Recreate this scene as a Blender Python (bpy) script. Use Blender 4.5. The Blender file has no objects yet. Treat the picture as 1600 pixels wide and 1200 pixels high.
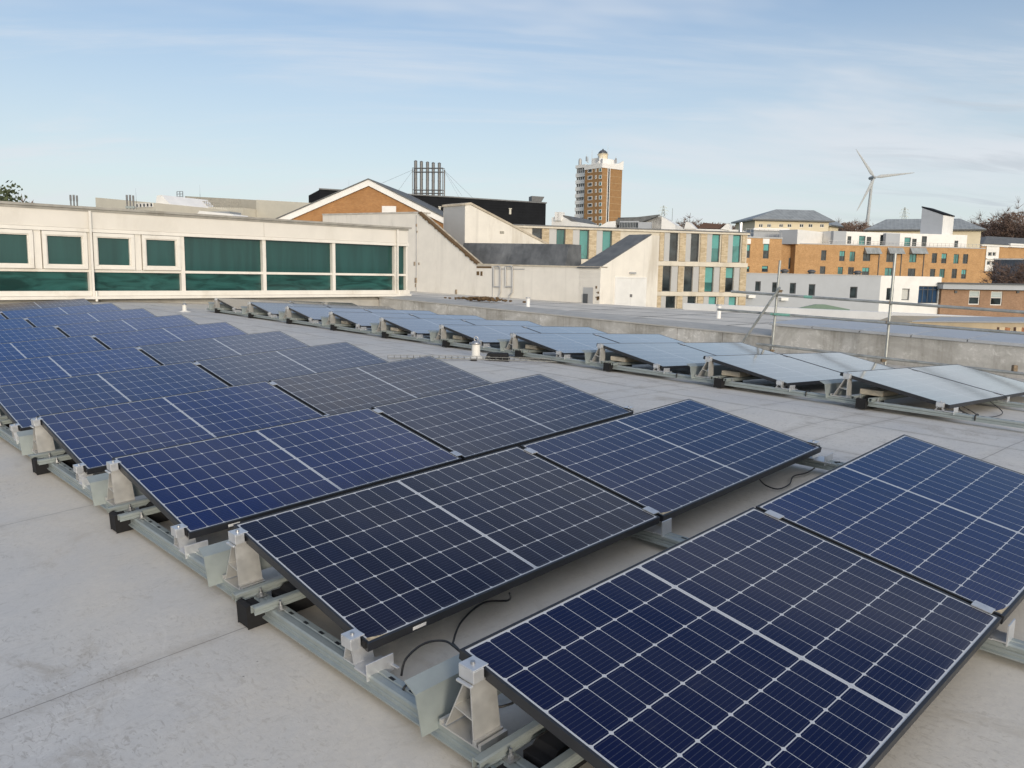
import bpy, bmesh, math, random
from mathutils import Vector, Matrix
random.seed(7)
sc = bpy.context.scene
C = sc.collection
# ---------------------------------------------------------------- camera
FPX = 1263.25
PITCH, ROLL = math.radians(7.8), math.radians(1.0)
FWD = Vector((0, math.cos(PITCH), -math.sin(PITCH)))
_dn = FWD.cross(Vector((1, 0, 0)))
RT = Vector((1, 0, 0))*math.cos(ROLL) - _dn*math.sin(ROLL)
DN = _dn*math.cos(ROLL) + Vector((1, 0, 0))*math.sin(ROLL)
cd = bpy.data.cameras.new('camera'); cam = bpy.data.objects.new('camera', cd); C.objects.link(cam)
cd.sensor_fit = 'HORIZONTAL'; cd.sensor_width = 36; cd.lens = 36*FPX/1600
cd.clip_start = .05; cd.clip_end = 20000
cam.matrix_world = Matrix(((RT.x, -DN.x, -FWD.x, 0), (RT.y, -DN.y, -FWD.y, 0), (RT.z, -DN.z, -FWD.z, 0), (0, 0, 0, 1)))
sc.camera = cam
# ---------------------------------------------------------------- world, sun, exposure
SUN_EL = math.radians(10)
SUN_AZ = math.radians(164)          # clockwise from +Y : behind the viewer, to the right
w = bpy.data.worlds.new('World'); sc.world = w; w.use_nodes = True
NT = w.node_tree; NT.nodes.clear()
def wn(t, **k):
    n = NT.nodes.new(t)
    for a, b in k.items(): setattr(n, a, b)
    return n
def wl(a, b): NT.links.new(a, b)
def wmath(op, a, b=None, clamp=False):
    n = wn('ShaderNodeMath', operation=op); n.use_clamp = clamp
    for i, v in enumerate((a, b)):
        if v is None: continue
        if isinstance(v, (int, float)): n.inputs[i].default_value = v
        else: wl(v, n.inputs[i])
    return n.outputs[0]
out = wn('ShaderNodeOutputWorld'); bg = wn('ShaderNodeBackground'); wl(bg.outputs[0], out.inputs[0])
sky = wn('ShaderNodeTexSky', sky_type='NISHITA'); sky.sun_disc = False
sky.sun_elevation = SUN_EL; sky.sun_rotation = SUN_AZ; sky.air_density = 1.0; sky.dust_density = .6; sky.ozone_density = 1.6
bg.inputs[1].default_value = .11
tc = wn('ShaderNodeTexCoord'); sep = wn('ShaderNodeSeparateXYZ'); wl(tc.outputs['Generated'], sep.inputs[0])
zc = wmath('MAXIMUM', sep.outputs[2], 0.0)
den = wmath('ADD', zc, .16)
px_ = wmath('DIVIDE', sep.outputs[0], den); py_ = wmath('DIVIDE', sep.outputs[1], den)
cmb = wn('ShaderNodeCombineXYZ'); wl(px_, cmb.inputs[0]); wl(py_, cmb.inputs[1])
def cloud(scale, sx, sy, rz, lo, hi, detail=7, rough=.6, dist=.6, off=(0, 0, 0)):
    mp = wn('ShaderNodeMapping'); mp.inputs['Scale'].default_value = (sx, sy, 1); mp.inputs['Rotation'].default_value = (0, 0, rz)
    mp.inputs['Location'].default_value = off
    wl(cmb.outputs[0], mp.inputs[0])
    nz = wn('ShaderNodeTexNoise'); nz.inputs['Scale'].default_value = scale; nz.inputs['Detail'].default_value = detail
    nz.inputs['Roughness'].default_value = rough; nz.inputs['Distortion'].default_value = dist
    wl(mp.outputs[0], nz.inputs[0])
    mr = wn('ShaderNodeMapRange', interpolation_type='SMOOTHSTEP'); mr.inputs[1].default_value = lo; mr.inputs[2].default_value = hi
    wl(nz.outputs[0], mr.inputs[0]); return mr.outputs[0]
def wmix(f, a, b):
    n = wn('ShaderNodeMixRGB')
    if isinstance(f, (int, float)): n.inputs[0].default_value = f
    else: wl(f, n.inputs[0])
    for i, v in ((1, a), (2, b)):
        if isinstance(v, tuple): n.inputs[i].default_value = v
        else: wl(v, n.inputs[i])
    return n.outputs[0]
# thin white veil, stronger towards the horizon, then streaky cirrus and a few grey puffs
veil = wn('ShaderNodeMapRange', interpolation_type='SMOOTHSTEP'); veil.inputs[1].default_value = 0.0; veil.inputs[2].default_value = .46
veil.inputs[3].default_value = .78; veil.inputs[4].default_value = .03; wl(zc, veil.inputs[0])
CW = (7.1, 7.45, 7.95, 1)
sat = wn('ShaderNodeHueSaturation'); sat.inputs['Saturation'].default_value = 1.2; sat.inputs['Value'].default_value = 1.5; sat.inputs['Hue'].default_value = .512; wl(sky.outputs[0], sat.inputs['Color'])
c0 = wmix(veil.outputs[0], sat.outputs[0], (6.6, 7.15, 7.85, 1))
c1 = cloud(1.1, .45, 1.7, .30, .46, .76, off=(3.1, .4, 0))
c2 = cloud(.62, .55, 1.35, .08, .44, .68, detail=5, off=(.7, 5.2, 0))
cc = wmath('MULTIPLY', wmath('MAXIMUM', c1, c2), .78)
col = wmix(cc, c0, CW)
g1 = cloud(2.3, .6, 1.5, .1, .50, .66, detail=6, off=(9.4, 2.2, 0))
rside = wn('ShaderNodeMapRange', interpolation_type='SMOOTHSTEP'); rside.inputs[1].default_value = .30; rside.inputs[2].default_value = .48; wl(sep.outputs[0], rside.inputs[0])
lowband = wn('ShaderNodeMapRange', interpolation_type='SMOOTHSTEP'); lowband.inputs[1].default_value = .30; lowband.inputs[2].default_value = .12; wl(zc, lowband.inputs[0])
col = wmix(wmath('MULTIPLY', wmath('MULTIPLY', g1, lowband.outputs[0]), wmath('MULTIPLY', rside.outputs[0], .45)), col, (4.6, 5.1, 5.7, 1))
# unseen sky brightened overhead, glow added round the veiled sun, to light the roof
ovh = wn('ShaderNodeMapRange', interpolation_type='SMOOTHSTEP'); ovh.inputs[1].default_value = .74; ovh.inputs[2].default_value = 1.0; ovh.inputs[3].default_value = 1.0; ovh.inputs[4].default_value = 2.4; wl(zc, ovh.inputs[0])
dt = wn('ShaderNodeVectorMath', operation='DOT_PRODUCT'); wl(tc.outputs['Generated'], dt.inputs[0])
dt.inputs[1].default_value = (math.sin(SUN_AZ)*math.cos(SUN_EL), math.cos(SUN_AZ)*math.cos(SUN_EL), math.sin(SUN_EL))
glow = wmath('POWER', wmath('MAXIMUM', dt.outputs['Value'], 0.0), 2.2)
gain = ovh.outputs[0]
sc_ = wn('ShaderNodeVectorMath', operation='SCALE'); wl(col, sc_.inputs[0]); wl(gain, sc_.inputs['Scale'])
gcol = wn('ShaderNodeVectorMath', operation='SCALE'); gcol.inputs[0].default_value = (13.5, 12.2, 10.4); wl(glow, gcol.inputs['Scale'])
gadd = wn('ShaderNodeVectorMath', operation='ADD'); wl(sc_.outputs[0], gadd.inputs[0]); wl(gcol.outputs[0], gadd.inputs[1])
wl(gadd.outputs[0], bg.inputs[0])
sd = bpy.data.lights.new('sun', 'SUN'); sd.energy = 2.1; sd.angle = math.radians(12); sd.color = (1, .88, .73)
sun = bpy.data.objects.new('sun', sd); C.objects.link(sun)
sdir = Vector((math.sin(SUN_AZ)*math.cos(SUN_EL), math.cos(SUN_AZ)*math.cos(SUN_EL), math.sin(SUN_EL)))
sun.rotation_euler = sdir.to_track_quat('Z', 'Y').to_euler()
sc.view_settings.view_transform = 'Standard'; sc.view_settings.look = 'None'
sc.view_settings.exposure = -0.06; sc.view_settings.gamma = 1
sc.render.resolution_x = 1024; sc.render.resolution_y = 768
sc.render.engine = 'CYCLES'
sc.cycles.max_bounces = 6
# ---------------------------------------------------------------- geometry helpers
U = Vector((.7140, .7001, 0)).normalized(); V = Vector((-.7001, .7140, 0)).normalized(); Z = Vector((0, 0, 1))
def ray(x, y): return RT*((x-800)/FPX) + DN*((y-600)/FPX) + FWD
def pt(x, y, d): return ray(x, y)*d
def on_plane(x, y, n, c):
    r = ray(x, y); return r*(c/r.dot(n))
HL_, HR_ = .34, .32
def zroof(a, b):
    k = .0190*(b-1.775)
    zl = -1.145-HL_+.0630*(a-1.536); zq = -.910-HR_-.0438*(a-7.864)-.0190*1.621
    s = .08; m = max(-zl, -zq)
    return k - (m + s*math.log(math.exp((-zl-m)/s)+math.exp((-zq-m)/s)))
def roofhit(x, y):
    r = ray(x, y); t = .5
    while t < 90:
        P = r*t
        if P.z < zroof(P.dot(U), P.dot(V)): break
        t *= 1.01
    lo, hi = t/1.01, t
    for _ in range(30):
        m = (lo+hi)/2; P = r*m
        if P.z > zroof(P.dot(U), P.dot(V)): lo = m
        else: hi = m
    return r*lo
def ab(a, b, z=0): return U*a + V*b + Z*z
class MB:
    def __init__(s): s.v = []; s.f = []; s.m = []
    def add(s, vs, fs, m=0):
        o = len(s.v); s.v += [tuple(x) for x in vs]
        for f in fs: s.f.append([o+i for i in f]); s.m.append(m)
        return s
    def box(s, x0, x1, y0, y1, z0, z1, m=0):
        return s.add([(x, y, z) for z in (z0, z1) for y in (y0, y1) for x in (x0, x1)],
              [(0, 2, 3, 1), (4, 5, 7, 6), (0, 1, 5, 4), (2, 6, 7, 3), (0, 4, 6, 2), (1, 3, 7, 5)], m)
    def quad(s, a, b, c, d, m=0): return s.add([a, b, c, d], [(0, 1, 2, 3)], m)
    def prism(s, poly, axis, t0, t1, m=0):     # poly in the two other axes, extruded along axis
        def P(p, t): return {'x': (t, p[0], p[1]), 'y': (p[0], t, p[1]), 'z': (p[0], p[1], t)}[axis]
        n = len(poly)
        return s.add([P(p, t0) for p in poly]+[P(p, t1) for p in poly],
              [tuple(range(n)), tuple(range(2*n-1, n-1, -1))]+[(i, (i+1) % n, n+(i+1) % n, n+i) for i in range(n)], m)
    def tube(s, p, q, r, r2=None, n=8, m=0, cap=True):
        p, q = Vector(p), Vector(q); r2 = r if r2 is None else r2
        d = (q-p).normalized(); a = d.orthogonal().normalized(); b = d.cross(a)
        vs = [p+(a*math.cos(2*math.pi*i/n)+b*math.sin(2*math.pi*i/n))*r for i in range(n)]
        vs += [q+(a*math.cos(2*math.pi*i/n)+b*math.sin(2*math.pi*i/n))*r2 for i in range(n)]
        fs = [(i, (i+1) % n, n+(i+1) % n, n+i) for i in range(n)]
        if cap: fs += [tuple(range(n-1, -1, -1)), tuple(range(n, 2*n))]
        return s.add(vs, fs, m)
    def path(s, pts, r, n=8, m=0):
        pts = [Vector(p) for p in pts]; N = len(pts); vs = []; a = None
        for i, p in enumerate(pts):
            d = (pts[min(i+1, N-1)]-pts[max(i-1, 0)]).normalized()
            a = d.orthogonal().normalized() if a is None else (a-d*a.dot(d)).normalized()
            b = d.cross(a)
            rr = r[i] if isinstance(r, (list, tuple)) else r
            vs += [p+(a*math.cos(2*math.pi*k/n)+b*math.sin(2*math.pi*k/n))*rr for k in range(n)]
        fs = [(i*n+k, i*n+(k+1) % n, (i+1)*n+(k+1) % n, (i+1)*n+k) for i in range(N-1) for k in range(n)]
        fs += [tuple(range(n-1, -1, -1)), tuple(range((N-1)*n, N*n))]
        return s.add(vs, fs, m)
    def lathe(s, prof, c=(0, 0, 0), n=20, m=0):   # prof = (r, z)
        c = Vector(c); vs = []
        for r, z in prof: vs += [c+Vector((r*math.cos(2*math.pi*k/n), r*math.sin(2*math.pi*k/n), z)) for k in range(n)]
        N = len(prof)
        fs = [(i*n+k, i*n+(k+1) % n, (i+1)*n+(k+1) % n, (i+1)*n+k) for i in range(N-1) for k in range(n)]
        fs += [tuple(range(n-1, -1, -1)), tuple(range((N-1)*n, N*n))]
        return s.add(vs, fs, m)
    def build(s, name, mats, parent=None, bevel=0, smooth=False, recalc=True):
        me = bpy.data.meshes.new(name); me.from_pydata(s.v, [], s.f)
        if not isinstance(mats, (list, tuple)): mats = [mats]
        for x in mats: me.materials.append(x)
        for p, k in zip(me.polygons, s.m): p.material_index = k
        if recalc or bevel:
            bm = bmesh.new(); bm.from_mesh(me)
            if bevel:
                bmesh.ops.remove_doubles(bm, verts=bm.verts, dist=1e-5)
                bmesh.ops.bevel(bm, geom=[e for e in bm.edges if len(e.link_faces) == 2 and e.calc_face_angle(0) > .5], offset=bevel, segments=2, affect='EDGES', profile=.5)
            bmesh.ops.recalc_face_normals(bm, faces=bm.faces); bm.to_mesh(me); bm.free()
        if smooth:
            for p in me.polygons: p.use_smooth = True
        o = bpy.data.objects.new(name, me); C.objects.link(o)
        if parent: o.parent = parent
        return o
def tag(o, label=None, cat=None, group=None, kind=None):
    if label: o['label'] = label
    if cat: o['category'] = cat
    if group: o['group'] = group
    if kind: o['kind'] = kind
    return o
def thing(name, label, cat, mat=None, group=None):
    o = bpy.data.objects.new(name, None); C.objects.link(o); o.empty_display_size = .1
    if mat is not None: o.matrix_world = mat
    return tag(o, label, cat, group)
def copy_tree(o, parent=None):
    c = o.copy(); C.objects.link(c)
    if parent: c.parent = parent
    for ch in list(o.children): copy_tree(ch, c)
    return c
def frame(x, y, z, o): return Matrix(((x[0], y[0], z[0], o[0]), (x[1], y[1], z[1], o[1]), (x[2], y[2], z[2], o[2]), (0, 0, 0, 1)))
ORD = ['first', 'second', 'third', 'fourth', 'fifth', 'sixth', 'seventh', 'eighth', 'ninth', 'tenth', 'eleventh', 'twelfth']
# ---------------------------------------------------------------- materials
class NM:
    def __init__(s, name):
        s.mat = bpy.data.materials.new(name); s.mat.use_nodes = True; s.t = s.mat.node_tree
        s.b = s.t.nodes['Principled BSDF']
    def n(s, t, **k):
        x = s.t.nodes.new(t)
        for a, b in k.items(): setattr(x, a, b)
        return x
    def l(s, a, b): s.t.links.new(a, b)
    def put(s, sock, v):
        if isinstance(v, (int, float)): sock.default_value = v
        elif isinstance(v, tuple): sock.default_value = v if len(v) == 4 or len(sock.default_value) == 3 else (*v, 1)
        else: s.l(v, sock)
    def math(s, op, a, b=None, c=None):
        x = s.n('ShaderNodeMath', operation=op)
        for i, v in enumerate((a, b, c)):
            if v is not None: s.put(x.inputs[i], v)
        return x.outputs[0]
    def mix(s, f, a, b, mode='MIX'):
        x = s.n('ShaderNodeMixRGB', blend_type=mode); s.put(x.inputs[0], f); s.put(x.inputs[1], a); s.put(x.inputs[2], b); return x.outputs[0]
    def obj(s): return s.n('ShaderNodeTexCoord').outputs['Object']
    def noise(s, vec, scale, detail=5, rough=.6, sc3=(1, 1, 1), rot=(0, 0, 0), dist=0):
        m = s.n('ShaderNodeMapping'); m.inputs['Scale'].default_value = sc3; m.inputs['Rotation'].default_value = rot; s.l(vec, m.inputs[0])
        x = s.n('ShaderNodeTexNoise'); x.inputs['Scale'].default_value = scale; x.inputs['Detail'].default_value = detail
        x.inputs['Roughness'].default_value = rough; x.inputs['Distortion'].default_value = dist; s.l(m.outputs[0], x.inputs[0]); return x.outputs[0]
    def ramp(s, v, lo, hi, a=0., b=1.):
        x = s.n('ShaderNodeMapRange', interpolation_type='SMOOTHSTEP')
        s.put(x.inputs[0], v)
        for i, k in ((1, lo), (2, hi), (3, a), (4, b)): x.inputs[i].default_value = k
        return x.outputs[0]
    def bump(s, h, strength=.3, dist=.01):
        x = s.n('ShaderNodeBump'); x.inputs['Strength'].default_value = strength; x.inputs['Distance'].default_value = dist
        s.l(h, x.inputs['Height']); s.l(x.outputs[0], s.b.inputs['Normal'])
def M(name, col, rough=.6, metal=0., var=.12, scale=6., spec=.5, bump=0., streak=0., dirt=None, sc3=(1, 1, 1)):
    k = NM(name); v = k.obj()
    nz = k.noise(v, scale, 6, .62, sc3)
    c = k.mix(k.ramp(nz, .25, .75), tuple(x*(1-var) for x in col)+(1,), tuple(min(1, x*(1+var)) for x in col)+(1,))
    if dirt:
        d = k.noise(v, scale*.35, 8, .7, (1, 1, .35) if streak else (1, 1, 1), dist=.5)
        c = k.mix(k.ramp(d, .52, .74, 0, dirt[3]), c, tuple(dirt[:3])+(1,))
    if streak:
        d2 = k.noise(v, scale*1.5, 5, .6, (1, 1, .06))
        c = k.mix(k.ramp(d2, .5, .75, 0, streak), c, tuple(x*.55 for x in col)+(1,))
    k.l(c, k.b.inputs['Base Color'])
    k.l(k.ramp(nz, .2, .8, max(.03, rough-.1), min(1, rough+.1)), k.b.inputs['Roughness'])
    k.b.inputs['Metallic'].default_value = metal; k.b.inputs['Specular IOR Level'].default_value = spec
    if bump: k.bump(k.noise(v, scale*4, 6, .65, sc3), bump, .02)
    return k.mat
def brick(name, c1, c2, mortar, scale=1., bw=.225, bh=.075):
    k = NM(name); v = k.obj(); s = k.n('ShaderNodeSeparateXYZ'); k.l(v, s.inputs[0])
    cm = k.n('ShaderNodeCombineXYZ'); k.l(k.math('ADD', s.outputs[0], s.outputs[1]), cm.inputs[0]); k.l(s.outputs[2], cm.inputs[1])
    b = k.n('ShaderNodeTexBrick'); b.inputs['Scale'].default_value = scale
    b.inputs['Brick Width'].default_value = bw; b.inputs['Row Height'].default_value = bh; b.inputs['Mortar Size'].default_value = .006
    b.inputs['Color1'].default_value = (*c1, 1); b.inputs['Color2'].default_value = (*c2, 1); b.inputs['Mortar'].default_value = (*mortar, 1)
    k.l(cm.outputs[0], b.inputs[0])
    nz = k.noise(v, .7, 6, .65); nz2 = k.noise(v, 3.5, 5, .7)
    c = k.mix(k.ramp(nz, .3, .75, 0, .45), b.outputs[0], tuple(x*.6 for x in c1)+(1,))
    c = k.mix(k.ramp(nz2, .45, .8, 0, .35), c, tuple(min(1, x*1.35) for x in c2)+(1,))
    k.l(c, k.b.inputs['Base Color']); k.b.inputs['Roughness'].default_value = .85
    return k.mat
def glass(name, col, rough=.06, spec=.5, var=.35, sc3=(1, 1, .3), scale=1.2):
    k = NM(name); v = k.obj(); nz = k.noise(v, scale, 4, .55, sc3, dist=.8)
    c = k.mix(k.ramp(nz, .3, .7), tuple(x*(1-var) for x in col)+(1,), tuple(x*(1+var) for x in col)+(1,))
    k.l(c, k.b.inputs['Base Color']); k.b.inputs['Roughness'].default_value = rough; k.b.inputs['Specular IOR Level'].default_value = spec
    return k.mat
def roof_mat():
    k = NM('roof_membrane'); g = k.obj()
    mp = k.n('ShaderNodeMapping'); mp.inputs['Rotation'].default_value = (0, 0, -math.atan2(U.y, U.x)); k.l(g, mp.inputs[0]); v = mp.outputs[0]
    s = k.n('ShaderNodeSeparateXYZ'); k.l(v, s.inputs[0]); a, b = s.outputs[0], s.outputs[1]
    big = k.noise(v, .55, 7, .62, dist=.6); mid = k.noise(v, 2.6, 8, .7, dist=.4); fine = k.noise(v, 38, 5, .7)
    c = k.mix(k.ramp(big, .36, .66), (.50, .492, .472, 1), (.585, .555, .50, 1))
    c = k.mix(k.ramp(mid, .44, .70, 0, .55), c, (.58, .56, .525, 1))
    st = k.noise(v, 1.5, 9, .75, (1.6, .8, 1), dist=1.2)
    c = k.mix(k.ramp(st, .53, .70, 0, .7), c, (.33, .295, .245, 1))
    sm = k.noise(v, 5.5, 8, .8, (1, 2.4, 1), (0, 0, .5), dist=1.5)
    c = k.mix(k.ramp(sm, .56, .68, 0, .6), c, (.30, .285, .26, 1))
    sw = k.noise(v, 7, 6, .7, (.5, 2.2, 1), (0, 0, -.6), dist=1.8)
    c = k.mix(k.math('MULTIPLY', k.ramp(sw, .58, .68, 0, .45), k.ramp(big, .35, .6)), c, (.66, .65, .62, 1))
    patch = k.ramp(k.noise(v, 1.1, 5, .65, (1, 1.3, 1), (0, 0, .3), dist=.8), .47, .62)
    sc1 = k.noise(v, 26, 4, .75, (1, .45, 1), (0, 0, 1.0), dist=2.5); sc2 = k.noise(v, 17, 5, .8, (.5, 1.2, 1), (0, 0, -.4), dist=2.0)
    c = k.mix(k.math('MULTIPLY', patch, k.ramp(sc1, .53, .62, 0, .7)), c, (.27, .25, .22, 1))
    c = k.mix(k.math('MULTIPLY', k.ramp(patch, 1, 0), k.ramp(sc2, .57, .65, 0, .5)), c, (.30, .285, .26, 1))
    c = k.mix(k.math('MULTIPLY', patch, k.ramp(sc2, .33, .45, .5, 0)), c, (.70, .69, .66, 1))
    sc3 = k.n('ShaderNodeTexVoronoi', feature='DISTANCE_TO_EDGE'); sc3.inputs['Scale'].default_value = 1.1; sc3.inputs['Randomness'].default_value = 1
    vm = k.n('ShaderNodeVectorMath', operation='ADD'); k.l(v, vm.inputs[0]); nzv = k.n('ShaderNodeTexNoise'); nzv.inputs['Scale'].default_value = .9; k.l(v, nzv.inputs[0]); k.l(nzv.outputs['Color'], vm.inputs[1]); k.l(vm.outputs[0], sc3.inputs[0])
    c = k.mix(k.math('MULTIPLY', k.ramp(sc3.outputs[0], .010, .002, 0, .35), k.ramp(mid, .45, .6)), c, (.66, .64, .60, 1))
    cr_ = k.math('MULTIPLY', k.ramp(a, .55, 1.4), k.ramp(a, 1.9, 1.6))
    c = k.mix(k.math('MULTIPLY', cr_, k.ramp(big, .3, .6, .25, .7)), c, (.62, .55, .44, 1))
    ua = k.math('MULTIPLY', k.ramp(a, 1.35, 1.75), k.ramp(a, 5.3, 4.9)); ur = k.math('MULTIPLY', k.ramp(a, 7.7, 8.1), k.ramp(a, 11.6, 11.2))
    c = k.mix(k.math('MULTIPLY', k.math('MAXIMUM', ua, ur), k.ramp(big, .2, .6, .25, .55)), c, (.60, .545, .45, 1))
    c = k.mix(k.ramp(fine, .3, .75, 0, .22), c, (.36, .35, .335, 1))
    specks = k.n('ShaderNodeTexVoronoi'); specks.inputs['Scale'].default_value = 4.5; k.l(v, specks.inputs[0])
    c = k.mix(k.ramp(specks.outputs[0], .035, .012, 0, .8), c, (.06, .055, .05, 1))
    wob = k.math('MULTIPLY', k.math('SUBTRACT', k.noise(v, 1.3, 3, .5), .5), .05)
    bb = k.math('ADD', b, wob)
    q = k.math('MODULO', k.math('ADD', bb, 40-1.02), 2.1)
    dq = k.math('MINIMUM', q, k.math('SUBTRACT', 2.1, q))
    aa = k.math('ADD', a, k.math('MULTIPLY', wob, .6))
    for dd, wd, st_ in ((dq, .0045, .55), (k.math('ABSOLUTE', k.math('SUBTRACT', aa, 6.9)), .008, .85), (k.math('ABSOLUTE', k.math('SUBTRACT', aa, 12.9)), .008, .8), (k.math('ABSOLUTE', k.math('SUBTRACT', aa, 5.75)), .006, .6), (k.math('ABSOLUTE', k.math('SUBTRACT', aa, 7.45)), .006, .6), (k.math('ADD', k.math('ABSOLUTE', k.math('SUBTRACT', k.math('MODULO', k.math('ADD', bb, 40-.2), 1.05), .52)), k.ramp(a, 5.6, 5.1)), .007, .5)):
        c = k.mix(k.ramp(dd, wd, wd*.35, 0, st_), c, (.07, .065, .06, 1))
        c = k.mix(k.math('MULTIPLY', k.ramp(dd, .09, .0, 0, .35), k.ramp(mid, .4, .65)), c, (.25, .215, .17, 1))
    k.l(c, k.b.inputs['Base Color'])
    k.l(k.ramp(mid, .3, .7, .55, .8), k.b.inputs['Roughness']); k.b.inputs['Specular IOR Level'].default_value = .35
    h = k.math('ADD', k.math('MULTIPLY', fine, .3), mid)
    k.bump(h, .25, .012)
    return k.mat
PL, PW = 1.755, 1.038
def panel_mat():
    k = NM('solar_cells'); v = k.obj(); s = k.n('ShaderNodeSeparateXYZ'); k.l(v, s.inputs[0]); x, y = s.outputs[0], s.outputs[1]
    strip, mx, my = .015, .0175, .018
    pu = (PL-2*mx-strip)/20; pv = (PW-2*my)/6
    xx = k.math('SUBTRACT', k.math('ABSOLUTE', k.math('SUBTRACT', x, PL/2)), strip/2)
    cx = k.math('DIVIDE', xx, pu); cy = k.math('DIVIDE', k.math('SUBTRACT', y, my), pv)
    fx = k.math('FRACT', cx); fy = k.math('FRACT', cy)
    dx = k.math('MULTIPLY', k.math('MINIMUM', fx, k.math('SUBTRACT', 1, fx)), pu)
    dy = k.math('MULTIPLY', k.math('MINIMUM', fy, k.math('SUBTRACT', 1, fy)), pv)
    line = k.math('MAXIMUM', k.math('LESS_THAN', dx, .0011), k.math('LESS_THAN', dy, .0018))
    line = k.math('MAXIMUM', line, k.math('LESS_THAN', k.math('ADD', dx, dy), .0098))
    outm = k.math('MAXIMUM', k.math('LESS_THAN', cx, 0), k.math('GREATER_THAN', cx, 10))
    outm = k.math('MAXIMUM', outm, k.math('MAXIMUM', k.math('LESS_THAN', cy, 0), k.math('GREATER_THAN', cy, 6)))
    white = k.math('MAXIMUM', line, outm)
    bus = k.math('FRACT', k.math('MULTIPLY', cy, 10)); bus = k.math('LESS_THAN', k.math('ABSOLUTE', k.math('SUBTRACT', bus, .5)), .045)
    oi = k.n('ShaderNodeObjectInfo')
    wnz = k.n('ShaderNodeTexWhiteNoise', noise_dimensions='3D')
    fl = k.n('ShaderNodeCombineXYZ'); k.l(k.math('FLOOR', k.math('DIVIDE', x, pu)), fl.inputs[0]); k.l(k.math('FLOOR', cy), fl.inputs[1]); k.l(oi.outputs['Random'], fl.inputs[2])
    k.l(fl.outputs[0], wnz.inputs[0])
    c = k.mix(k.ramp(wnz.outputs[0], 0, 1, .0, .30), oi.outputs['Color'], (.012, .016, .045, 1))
    c = k.mix(k.math('MULTIPLY', bus, .75), c, (.055, .060, .085, 1))
    c = k.mix(white, c, (.46, .475, .49, 1))
    mid = k.math('LESS_THAN', k.math('ABSOLUTE', k.math('SUBTRACT', x, PL/2)), .0012)
    c = k.mix(k.math('MULTIPLY', mid, .5), c, (.2, .2, .2, 1))
    # thin dust film, a little denser along the low edge, with smears
    geo = k.n('ShaderNodeNewGeometry')
    d1 = k.noise(geo.outputs['Position'], 3.2, 8, .72, dist=.8); d2 = k.noise(geo.outputs['Position'], 60, 3, .6)
    dust = k.math('ADD', k.ramp(d1, .53, .80, .0, .026), k.ramp(y, .05, .01, 0, .05))
    dust = k.math('ADD', dust, k.ramp(d2, .66, .76, 0, .028))
    c = k.mix(dust, c, (.42, .41, .39, 1))
    k.l(c, k.b.inputs['Base Color'])
    k.l(k.ramp(d1, .3, .8, .085, .14), k.b.inputs['Roughness'])
    k.b.inputs['IOR'].default_value = 1.21
    k.b.inputs['Coat Weight'].default_value = 1; k.b.inputs['Coat IOR'].default_value = 1.25; k.b.inputs['Coat Roughness'].default_value = .07
    return k.mat
def rail_mat(name='galvanised_slotted'):
    k = NM(name); v = k.obj(); s = k.n('ShaderNodeSeparateXYZ'); k.l(v, s.inputs[0])
    nz = k.noise(v, 14, 6, .65); nv = k.noise(v, 2.2, 5, .6, (3, 1, 1))
    c = k.mix(k.ramp(nz, .3, .75), (.30, .335, .325, 1), (.35, .385, .375, 1))
    c = k.mix(k.ramp(nv, .5, .75, 0, .25), c, (.25, .27, .26, 1))
    f = k.math('FRACT', k.math('DIVIDE', s.outputs[1], .115))
    slot = k.math('MULTIPLY', k.math('LESS_THAN', k.math('ABSOLUTE', k.math('SUBTRACT', f, .5)), .13), k.math('LESS_THAN', k.math('ABSOLUTE', k.math('SUBTRACT', s.outputs[0], .012)), .0065))
    slot = k.math('MULTIPLY', slot, k.math('GREATER_THAN', s.outputs[2], .048))
    c = k.mix(slot, c, (.012, .012, .013, 1))
    k.l(c, k.b.inputs['Base Color']); k.b.inputs['Metallic'].default_value = .45; k.b.inputs['Roughness'].default_value = .5
    return k.mat
def ribbed(name, col, period=.25, axis=2, rough=.5):
    k = NM(name); v = k.obj(); s = k.n('ShaderNodeSeparateXYZ'); k.l(v, s.inputs[0])
    src = s.outputs[axis] if axis < 3 else k.math('ADD', s.outputs[0], s.outputs[1])
    f = k.math('FRACT', k.math('DIVIDE', src, period))
    nz = k.noise(v, .8, 5, .6)
    c = k.mix(k.ramp(nz, .3, .75), tuple(x*.8 for x in col)+(1,), tuple(x*1.2 for x in col)+(1,))
    c = k.mix(k.ramp(k.math('ABSOLUTE', k.math('SUBTRACT', f, .5)), .38, .48, 0, .6), c, tuple(x*1.3 for x in col)+(1,))
    k.l(c, k.b.inputs['Base Color']); k.b.inputs['Roughness'].default_value = rough
    k.bump(k.math('ABSOLUTE', k.math('SUBTRACT', f, .5)), .6, .03)
    return k.mat
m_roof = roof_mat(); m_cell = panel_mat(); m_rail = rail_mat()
m_black = M('black_anodised', (.016, .017, .020), .42, 0, .2, 20, .5)
m_alu = M('mill_aluminium', (.55, .545, .525), .45, .6, .06, 25, dirt=(.42, .38, .32, .2))
m_clamp = M('bright_aluminium', (.58, .59, .60), .36, .6, .08, 30)
m_galv = M('galvanised_steel', (.30, .335, .325), .5, .4, .08, 9)
m_rubber = M('black_rubber', (.012, .012, .013), .8, 0, .3, 30, .3)
m_cable = M('cable_black', (.012, .012, .013), .5, 0, .1, 30)
m_conc = M('concrete_block', (.42, .38, .31), .9, 0, .2, 14, .2, .4)
m_cream = M('cream_cladding', (.65, .615, .55), .5, 0, .04, 1.2, dirt=(.42, .37, .29, .35), streak=.10)
m_frame = M('cream_frame', (.70, .665, .595), .45, 0, .05, 3, dirt=(.40, .34, .25, .4))
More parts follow.
